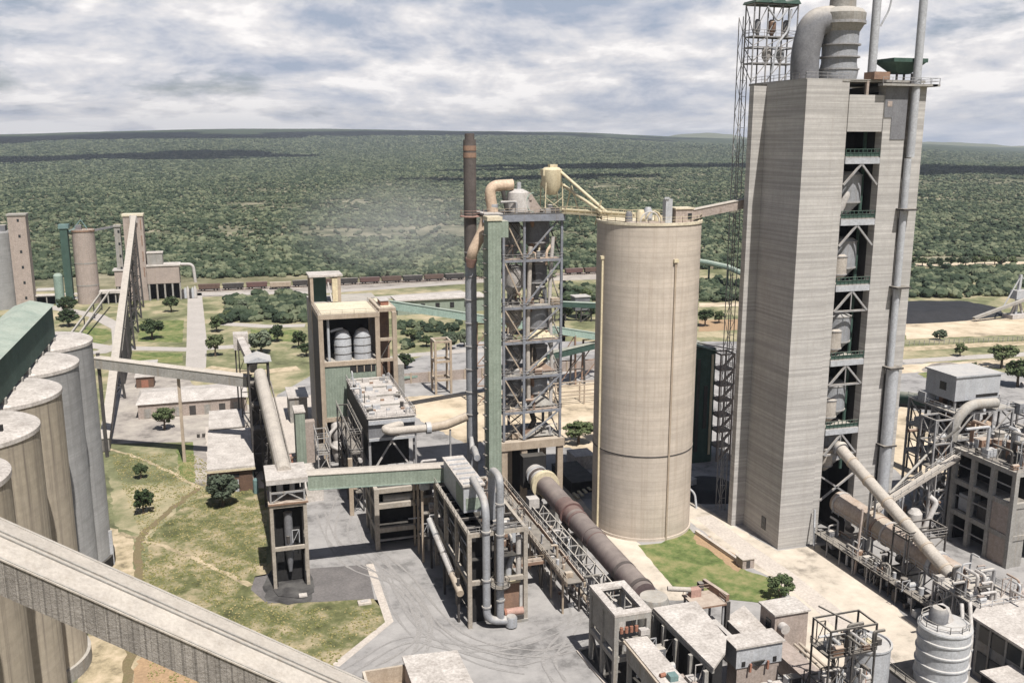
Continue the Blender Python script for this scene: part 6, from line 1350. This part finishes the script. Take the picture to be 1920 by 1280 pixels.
for z in (12,20,28,36): MB().box(-38.9,-38.4,507.1,507.2,z,z+5).build('pipe_strip', 'rust', T)
dotted_tower('stair_tower', 'narrow grey tower with dark windows left of the pinkish packing tower', -51.2,-48.4,507,511,37.5,6,'concg')
tag(MB().beam((-60,508,36.2),(-50,508,38),1.2,1).build('roof_bridge', 'cyc'), 'thin dark bridge from the distant pinkish silo roof to the narrow grey tower', 'bridge')
T = thing('packing_hall', 'wide pinkish packing hall on legs in the distance at the left', 'building', (-36,510,0))
MB().box(-52.6,-46.9,505,514,8,15.8).build('wall', 'concp', T); MB().box(-53.4,-46.9,504.6,514.4,15.8,16.4).build('roof', 'white', T)
MB().box(-37.5,-22.0,505,516,8.6,17.4).build('wall', 'concp', T); MB().box(-37.5,-21.4,504.6,516.4,17.4,18.0).build('roof', 'roof', T)
MB().box(-36.9,-29.6,507,514,18.0,23.8).build('upper_storey', 'concg', T); MB().box(-37.2,-29.3,506.7,514.3,23.8,24.2).build('upper_roof', 'roof', T)
for k in range(9): MB().box(-52+3.7*k,-51.2+3.7*k,505.2,506,0,8.6 if k > 3 else 8).build('leg', 'concg', T)
MB().box(-53,-22,512,515.5,0,8).build('back_wall', 'dark', T)
MB().tube(bend([(-22,509,17.6),(-15.2,509,17.4),(-14.6,509,8)],2.5), .8, 12).build('duct', 'white', T, smooth=True)
for k in range(6): MB().lathe((-21+1.2*k,507,.2), [(.9,0),(.9,3+.6*(k%3)),(.3,5+.6*(k%3))], 10).build('vessel', ['brown','galv','white'][k%3], T, smooth=True)
T = thing('truck_shed', 'low white roofed shed between the dotted tower and the green shaft', 'shed', (-83,514,0)); MB().box(-90,-79,512,519,0,3.4).build('wall', 'dark', T); MB().box(-90.5,-78.5,511.5,519.5,6.4,6.8).build('roof', 'white', T); MB().box(-90.5,-68,506,511,4.6,5).build('canopy', 'roof', T)
for k in range(5): MB().box(-90+5*k,-89.5+5*k,506.4,507,0,4.6).build('post', 'concg', T)
T = thing('loading_canopy', 'flat pinkish canopy on columns right of the distant pinkish silo', 'canopy', (-57,505,0)); MB().box(-60,-48.5,500,507,5.4,6.6).build('roof', 'roof', T)
for x in (-59.5,-56,-52.5,-49): MB().box(x-.3,x+.3,500.6,501.2,0,5.4).build('column', 'concg', T)
MB().box(-60,-49,505.5,506.5,0,5.4).build('back_wall', 'dark', T)
T = thing('low_belt_conveyor', 'thin double rail belt conveyor rising behind the far end of the left silos', 'conveyor', (-58,420,0))
LA, LB = Vector(G(128,632,4)), Vector(G(190,548,8))
for dx in (0,3.4): MB().beam(LA+Vector((dx,0,0)),LB+Vector((dx,0,0)),.7,.8).build('girder', 'concg', T)
for f in (.1,.4,.7,.95): c = LA.lerp(LB, f); MB().box(c.x,c.x+.5,c.y,c.y+.5,0,c.z-.3).build('leg', 'brown', T)
# ================================================================ MIDDLE DISTANCE CONVEYORS, SHEDS
def gal_t(name, lab, p, q, w, h, side, roof, legs, lm='rust', rise=.25, cat='conveyor gallery'):
    T = thing(name, lab, cat, (p[0],p[1],0)); gallery(T, p, q, w, h, side, roof, rise)
    for f in legs: c = Vector(p).lerp(Vector(q), f); trestle(T, (c.x,c.y), 'x', w*1.9, c.z-.02, lm, .55, max(2,int(c.z/6)), 1.15)
    return T
gal_t('green_inclined_conveyor', 'long light green conveyor sloping from the mill building toward the great silo', (38.5,252,35.6), (124,293.5,12.2), 2.8, 2.2, 'conveyor', 'glight', (.42,.55,.8,.92), 'rust')
T = thing('trestle_tower', 'wide brown concrete trestle frame left of the stack', 'frame structure', (66,289,0)); frame(T, [62.6,67.6], [286.5,292], [0,5,11,17.5], .7, .6, 'tan')
gal_t('green_tube_conveyor', 'dark green lower conveyor between the steel tower and the great silo', (88,268,12.5), (120,292,10.5), 2.4, 2.0, 'dgreen', 'dgreen', (.3,.7), 'brown')
gal_t('green_flat_conveyor', 'thin green conveyor seen right of the steel tower above the lighter one', (136,395,7), (172,380,6), 2.4, 2.2, 'dgreen', 'glight', (.2,.5,.8), 'brown')
T = thing('green_transfer_house', 'small white and green transfer house beside the great silo', 'transfer house', (150,392,0)); c = G(1090,598); MB().box(c[0]-3,c[0]+4,c[1],c[1]+6,4,10).build('wall', 'cyc', T); MB().box(c[0]-3.4,c[0]+4.4,c[1]-.4,c[1]+6.4,10,10.4).build('roof', 'white', T)
for x in (c[0]-2.6,c[0]+3.4): MB().box(x,x+.5,c[1]+.2,c[1]+.7,0,4).build('leg', 'brown', T)
pts = [(1300,488,12),(1330,493,12),(1365,501,11.5),(1400,516,10)]
T = thing('curved_green_conveyor', 'curved green overland conveyor behind the great silo', 'conveyor', G(1330,493,12))
P_ = [Vector(G(*p_)) for p_ in pts]
MB().tube(P_, 1.5, 10).build('housing', 'conveyor', T, smooth=True)
for p_ in P_: MB().box(p_.x-.4,p_.x+.4,p_.y-.4,p_.y+.4,0,p_.z-1).build('leg', 'dgreen', T)
T = thing('long_green_shed', 'long pale green shed with a light roof and dark openings left of the stack', 'shed', (90,430,0)); MB().box(76,118,428,440,0,6.6).build('wall', 'green', T); MB().box(75,119,427.2,441,6.62,7.2).build('roof', 'roof', T)
for k in range(5): MB().box(80+7*k,82+7*k,427.9,428.05,2.4,5).build('opening', 'dark', T)
T = thing('boundary_wall', 'long grey wall behind the steel tower along the yard', 'wall', (95,300,0)); MB().box(45,128,303,303.5,0,3.4).build('wall_body', 'concp', T)
for k in range(14): MB().box(45+6.2*k,45.6+6.2*k,302.7,303,0,3.6).build('pier', 'tan', T)
T = thing('pipe_rack', 'low rusty pipe rack in the sandy yard right of the steel tower', 'pipe rack', (98,268,0)); frame(T, [88,96,104,112,120], [262,266], [0,3.4,6.4], .35, .3, 'tan')
# ---- railway and wagons
T = thing('railway_track', 'straight railway track carrying the line of brown wagons', 'railway', (60,531,0))
b = MB()
for dy in (0,1.4,6,7.4): b.beam((-60,528+dy,.3),(330,531+dy,.3),.15)
b.build('rail', 'rust', T)
b = MB()
for k in range(300): x = -60+1.3*k; b.box(x,x+.3,527.4+.0077*(x+60),530.2+.0077*(x+60),.05,.22)
b.build('sleepers', 'brown', T)
k = 0
wl = ['dark brown ore wagon','rust brown ore wagon','grey brown ore wagon']
x = -16.0; first = None
def wagon(x, y, col, lab):
    T = thing('railway_wagon', lab, 'wagon', (x,y,.4), 'brown ore wagons lined up on the railway')
    MB().q([(x+.4,y-1.3,1.5),(x+11,y-1.3,1.5),(x+11,y+1.3,1.5),(x+.4,y+1.3,1.5),(x,y-1.5,3.9),(x+11.4,y-1.5,3.9),(x+11.4,y+1.5,3.9),(x,y+1.5,3.9)],[(0,3,2,1),(4,5,6,7),(0,1,5,4),(1,2,6,5),(2,3,7,6),(3,0,4,7)]).build('body', col, T)
    MB().box(x+.2,x+11.2,y-1.1,y+1.1,1.1,1.49).build('underframe', 'dark', T)
    for s in (1.6,3.2,8.2,9.8): MB().tube([(x+s,y-.8,.8),(x+s,y+.8,.8)], .42, 12).build('wheelset', 'brown', T)
ordn = ['first','second','third','fourth','fifth','sixth','seventh','eighth','ninth','tenth','eleventh','twelfth','thirteenth']
for k in range(24):
    x = -14+12.4*k; y = 528.7+.0077*(x+60)
    if 3 <= k <= 3: continue
    if x > 128 and not (138 < x < 175 or 195 < x < 225): continue
    m = ['wagon','brown','kilnr','wagon','brown'][k % 5]
    if x < 130: lab = wl[0 if m == 'brown' else 1 if m == 'wagon' else 2] + ', ' + ordn[min(12,k)] + ' from the left on the railway'
    else: lab = 'ore wagon glimpsed right of the steel tower' if x < 190 else 'ore wagon glimpsed behind the great silo'
    wagon(x, y, m, lab)
wagon(23.2, 526.6-1.0, 'tan', 'yellowish tan wagon standing out among the brown wagons')
# ---- stacker on the right
T = thing('stacker', 'pale grey stacking machine with long boom at the coal heap on the far right', 'stacker', G(1900,600))
c = Vector(G(1905,596)); tip = Vector(G(1826,597,1.5)); top = c+Vector((-2,0,17))
MB().beam(c+Vector((12,-3,12)), tip, 1.6, 1.2).build('boom', 'concg', T); MB().beam(c+Vector((-1,0,0)), c+Vector((0,0,20)), 1.2).build('mast', 'galv', T)
MB().beam(c+Vector((0,0,19)), tip.lerp(c+Vector((12,-3,12)),.4), .4).beam(c+Vector((0,0,19)), c+Vector((14,-3,12)), .4).build('stay', 'galv', T)
for s in (-4,4): MB().beam(c+Vector((s,0,0)), c+Vector((0,0,10)), .8).build('leg', 'white', T)
MB().box(c.x-3,c.x+4,c.y-2,c.y+2,9,13).build('cab', 'galv', T); MB().box(c.x-5,c.x+6,c.y-3,c.y+3,0.1,2).build('base', 'white', T)
T = thing('perimeter_fence', 'long thin fence beyond the sand strip at the right', 'fence', G(1850,640))
f0, f1 = Vector(G(1695,648)), Vector(G(2050,634)); b = MB()
for k in range(40): p_ = f0.lerp(f1, k/39); b.beam(p_, p_+Vector((0,0,2)), .2)
b.beam(f0+Vector((0,0,1.9)), f1+Vector((0,0,1.9)), .12); b.beam(f0+Vector((0,0,1)), f1+Vector((0,0,1)), .12); b.build('fence_rail', 'concg', T)

# ================================================================ TREES
def tree_meshes(seed, m, round_=1.0, nleaf=2600, leaf=.055, name=''):
    rr = random.Random(seed); t = MB()
    t.tube([(0,0,-.05),(.02,.01,.25),(0.03,0,.42)], [.045,.035,.028], 8)
    limbs = []
    for k in range(7):
        a = 2*math.pi*k/7+rr.uniform(-.3,.3); e = Vector((math.cos(a)*rr.uniform(.22,.4), math.sin(a)*rr.uniform(.22,.4), rr.uniform(.55,.85)))
        t.tube([(0.02,0,.28+.02*k), (e.x*.5,e.y*.5,e.z*.75), e], [.022,.014,.006], 6); limbs.append(e)
    c = MB(); cl = []
    for k in range(34):
        a = rr.uniform(0,6.283); z = rr.uniform(-.9,1); q = math.sqrt(max(0,1-z*z)); rad = rr.uniform(.5,1.0)
        cl.append((Vector((q*math.cos(a)*.38*rad, q*math.sin(a)*.38*rad, .62+z*.32*rad*round_)), rr.uniform(.06,.15)))
    for k in range(nleaf):
        cc, cr_ = rr.choice(cl); d = Vector((rr.gauss(0,1),rr.gauss(0,1),rr.gauss(0,1))).normalized(); p = cc + d*cr_*(rr.random()**.4)
        n = (d+Vector((rr.uniform(-.7,.7),rr.uniform(-.7,.7),rr.uniform(-.3,.9)))).normalized(); a = n.orthogonal().normalized(); b_ = n.cross(a); s = leaf*rr.uniform(.5,1.2)
        ang = rr.uniform(0,6.28); a2 = a*math.cos(ang)+b_*math.sin(ang); b2 = n.cross(a2)
        c.q([p-a2*s, p+b2*s*.6, p+a2*s, p-b2*s*.6], [(0,1,2,3)])
    def me(b, nm, mm):
        x = bpy.data.meshes.new(nm); x.from_pydata([tuple(v) for v in b.v], [], b.f); x.materials.append(M[mm]); return x
    return me(t, 'trunk', 'bark'), me(c, 'crown', m)
TM = [tree_meshes(1,'leaf'), tree_meshes(2,'leaf',.8), tree_meshes(3,'leafg',1.0,3400,.06), tree_meshes(4,'leaf',1.1,2200,.06)]
def tree(name, lab, px, py, h, w=None, v=0, rz=0, cat='tree', group=None, xy=None):
    g = G(px, py) if xy is None else (*xy, 0); T = thing(name, lab, cat, g, group); w = w or h
    for me, nm in zip(TM[v], ('trunk','crown')):
        o = bpy.data.objects.new(nm, me); LINK(o); o.parent = T
    T.scale = (w, w, h); T.rotation_euler = (0,0,rz); return T
tree('round_tree', 'dark round tree on the gravel in front of the long shed', 308, 806, 7.0, 7.6, 0)
tree('broad_tree', 'large grey-green tree in front of the brick workshop', 418, 948, 7.6, 9.6, 2)
tree('small_tree', 'upper of two small dark trees on the slope right of the left silos', 264, 897, 4.2, 4.2, 1)
tree('small_tree', 'lower of two small dark trees on the slope right of the left silos', 269, 963, 5.6, 5.4, 3, 1)
tree('bush', 'round green bush at the right end of the lawn beside the block house', 1464, 1124, 4.6, 6.2, 0, 2, 'bush')
tree('round_tree', 'dark tree on the lawn right of the long inclined conveyor', 285, 636, 9, 11.5, 1, .5)
tree('round_tree', 'dark tree beside the pale road, nearest the transfer tower', 404, 668, 9, 8.4, 0, 1)
tree('round_tree', 'tree at the road edge just above the dark road tree', 407, 622, 7, 8, 3, 2)
tree('round_tree', 'tree on the verge below the distant packing hall', 322, 585, 8, 9, 1, 3)
tree('round_tree', 'dark tree at the foot of the distant pinkish silo', 128, 590, 9, 11, 0, 3)
tree('round_tree', 'second dark tree lower left of the distant pinkish silo', 130, 612, 8, 11, 3, 3)
tree('broad_tree', 'grey-green tree left of the mill building behind the transfer tower', 490, 662, 9, 12, 2, 1)
tree('bushy_tree', 'dark bushy tree left of the great silo behind the small shed', 1085, 832, 6.4, 10.5, 0, 1)
tree('small_tree', 'lone small tree between the two roads at the right', 1800, 668, 5, 6, 3, 1)
tree('small_tree', 'small thorny tree on the sand strip at the right', 1762, 638, 4.5, 7, 2, 1)
tree('round_tree', 'dark tree behind the galvanised box house, left of the pair', 1878, 690, 9, 12, 0, 1)
tree('round_tree', 'dark tree at the right edge above the steel tangle', 1908, 725, 10, 12, 1, 1)
tree('small_tree', 'little tree in front of the coal strip next to the box house roof', 1826, 700, 4, 3.6, 3, 1)
tree('round_tree', 'tree between great silo and concrete tower on the green field', 1322, 612, 8, 9, 0, 1)
tree('small_tree', 'smaller tree right of it on the green field beside the concrete tower', 1348, 606, 5.5, 6.5, 3, 1)
tree('bush', 'low dark scrub bush half hidden under the foreground gallery', 392, 1292, 3.2, 4.2, 1, 1, 'bush')
rr = random.Random(99)
sc_spots = [(770,640),(800,650),(845,655),(760,690),(1065,575),(1100,560),(870,650),(560,652),(575,668),(430,600),(455,588),(520,640),(1060,600),(1105,590)]
for k, (px, py) in enumerate(sc_spots):
    tree('scrub_tree', 'scrub tree in the rough ground around the middle distance conveyors', px, py, rr.uniform(4.5,7), rr.uniform(6,9), k % 4, k, 'tree', 'scrub trees around the middle distance conveyors')
for k in range(12):
    px = 1712+17*k+rr.uniform(-4,4); tree('hedge_tree', 'small dark tree in the row along the far road at the right', px, 499+rr.uniform(-2,2)-.01*(px-1712), 6, rr.uniform(6,9), k % 4, k, 'tree', 'trees along the far road at the right')
# grass tufts on the near slope (uncountable)
pts = []; sc = []
P = [G(*p)[:2] for p in ((205,850),(360,850),(500,925),(500,1060),(450,1090),(455,1120),(560,1140),(700,1140),(722,1165),(620,1250),(420,1290),(280,1290),(262,1000))]
def inside(x, y):
    c = False; j = len(P)-1
    for i in range(len(P)):
        if (P[i][1] > y) != (P[j][1] > y) and x < (P[j][0]-P[i][0])*(y-P[i][1])/(P[j][1]-P[i][1])+P[i][0]: c = not c
        j = i
    return c
xs = [p[0] for p in P]; ys = [p[1] for p in P]
while len(pts) < 9000:
    x, y = rr.uniform(min(xs),max(xs)), rr.uniform(min(ys),max(ys))
    if inside(x, y) and noise.noise(Vector((x/6,y/6,2))) > -.25+rr.uniform(-.3,.3): pts.append((x,y,0)); sc.append(rr.uniform(.1,.26))
M['tuft'] = leafmat('grass_tufts', (0.14,0.15,0.05), (0.22,0.20,0.08), (0.34,0.28,0.14), .35)
o = scatter('grass', pts, sc, 'tuft', seed=6, nb=3, sub=1); o['label'] = 'tufted dry grass on the slope between the silos and the yard'
# ---- clouds that shade the far bush (real clouds above the scene)
def cloud(px, py, w, d, lab, seed, alt=1150):
    x, y, zt = hit(px, py); k = (alt-zt)/math.tan(EL); x += math.sin(AZ)*k; y += math.cos(AZ)*k; print('cloud at', round(x), round(y))
    b = MB(); rr = random.Random(seed)
    import bmesh
    for i in range(34):
        bm = bmesh.new(); bmesh.ops.create_icosphere(bm, subdivisions=3, radius=1); cx_, cy_ = rr.gauss(0,.36)*w, rr.gauss(0,.33)*d; s = rr.uniform(.12,.26)*min(w,d*1.6); o = len(b.v)
        for v in bm.verts:
            q = 1+noise.noise(v.co*2+Vector((i*5,seed,0)))*.5; b.v.append((x+cx_+v.co.x*s*1.4*q, y+cy_+v.co.y*s*q, alt+max(-.15,v.co.z)*s*.5*q))
        b.f += [tuple(v.index+o for v in f.verts) for f in bm.faces]; bm.free()
    o = b.build('cloud', 'cloud', smooth=True); structure(o)
M['cloud'] = mat('cloud_white', (.85,.85,.87), (.8,.8,.82), .01, bump=0, rough=1)
cloud(200, 297, 900, 420, '', 1); cloud(1330, 312, 760, 300, '', 2); cloud(1900, 322, 620, 300, '', 3); cloud(1000, 335, 300, 120, '', 6); cloud(60, 262, 1900, 900, '', 4); cloud(700, 249, 3600, 900, '', 7)
# ================================================================ HAZE
hz = bpy.data.materials.new('haze_air'); hz.use_nodes = True; nt = hz.node_tree; nt.nodes.remove(nt.nodes['Principled BSDF'])
pv = nt.nodes.new('ShaderNodeVolumePrincipled'); pv.inputs['Color'].default_value = (.80,.87,1,1); pv.inputs['Density'].default_value = 6.0e-5; pv.inputs['Anisotropy'].default_value = .2
nt.links.new(pv.outputs[0], nt.nodes['Material Output'].inputs['Volume'])
hb = MB().box(-13900,13900,-13900,13900,-80,310).build('haze', hz); hb['kind'] = 'stuff'; hb['label'] = 'thin pale air haze over the whole plain'

du = bpy.data.materials.new('drifting_dust'); du.use_nodes = True; nt = du.node_tree; nt.nodes.remove(nt.nodes['Principled BSDF'])
pv = nt.nodes.new('ShaderNodeVolumePrincipled'); pv.inputs['Color'].default_value = (.93,.92,.9,1)
tc = nt.nodes.new('ShaderNodeTexCoord'); gr = nt.nodes.new('ShaderNodeTexGradient'); gr.gradient_type = 'SPHERICAL'; nt.links.new(tc.outputs['Object'], gr.inputs[0])
mm = nt.nodes.new('ShaderNodeMath'); mm.operation = 'MULTIPLY'; mm.inputs[1].default_value = .0055; nt.links.new(gr.outputs['Fac'], mm.inputs[0]); nt.links.new(mm.outputs[0], pv.inputs['Density'])
nt.links.new(pv.outputs[0], nt.nodes['Material Output'].inputs['Volume']); du.cycles.homogeneous_volume = False
c = G(725,520); bm_ = MB().lathe((0,0,0), [(math.sin(R(a)),-math.cos(R(a))) for a in range(4,177,8)], 24)
me = bpy.data.meshes.new('dust_plume'); me.from_pydata(bm_.v, [], bm_.f); me.materials.append(du); du_o = bpy.data.objects.new('dust_plume', me); LINK(du_o)
du_o.location = (c[0]+5, c[1]-30, 32); du_o.scale = (75, 70, 31); du_o['kind'] = 'stuff'; du_o['label'] = 'faint pale dust drifting over the bush left of the stack'

for o in bpy.data.objects:
    if '_b' in o: del o['_b']
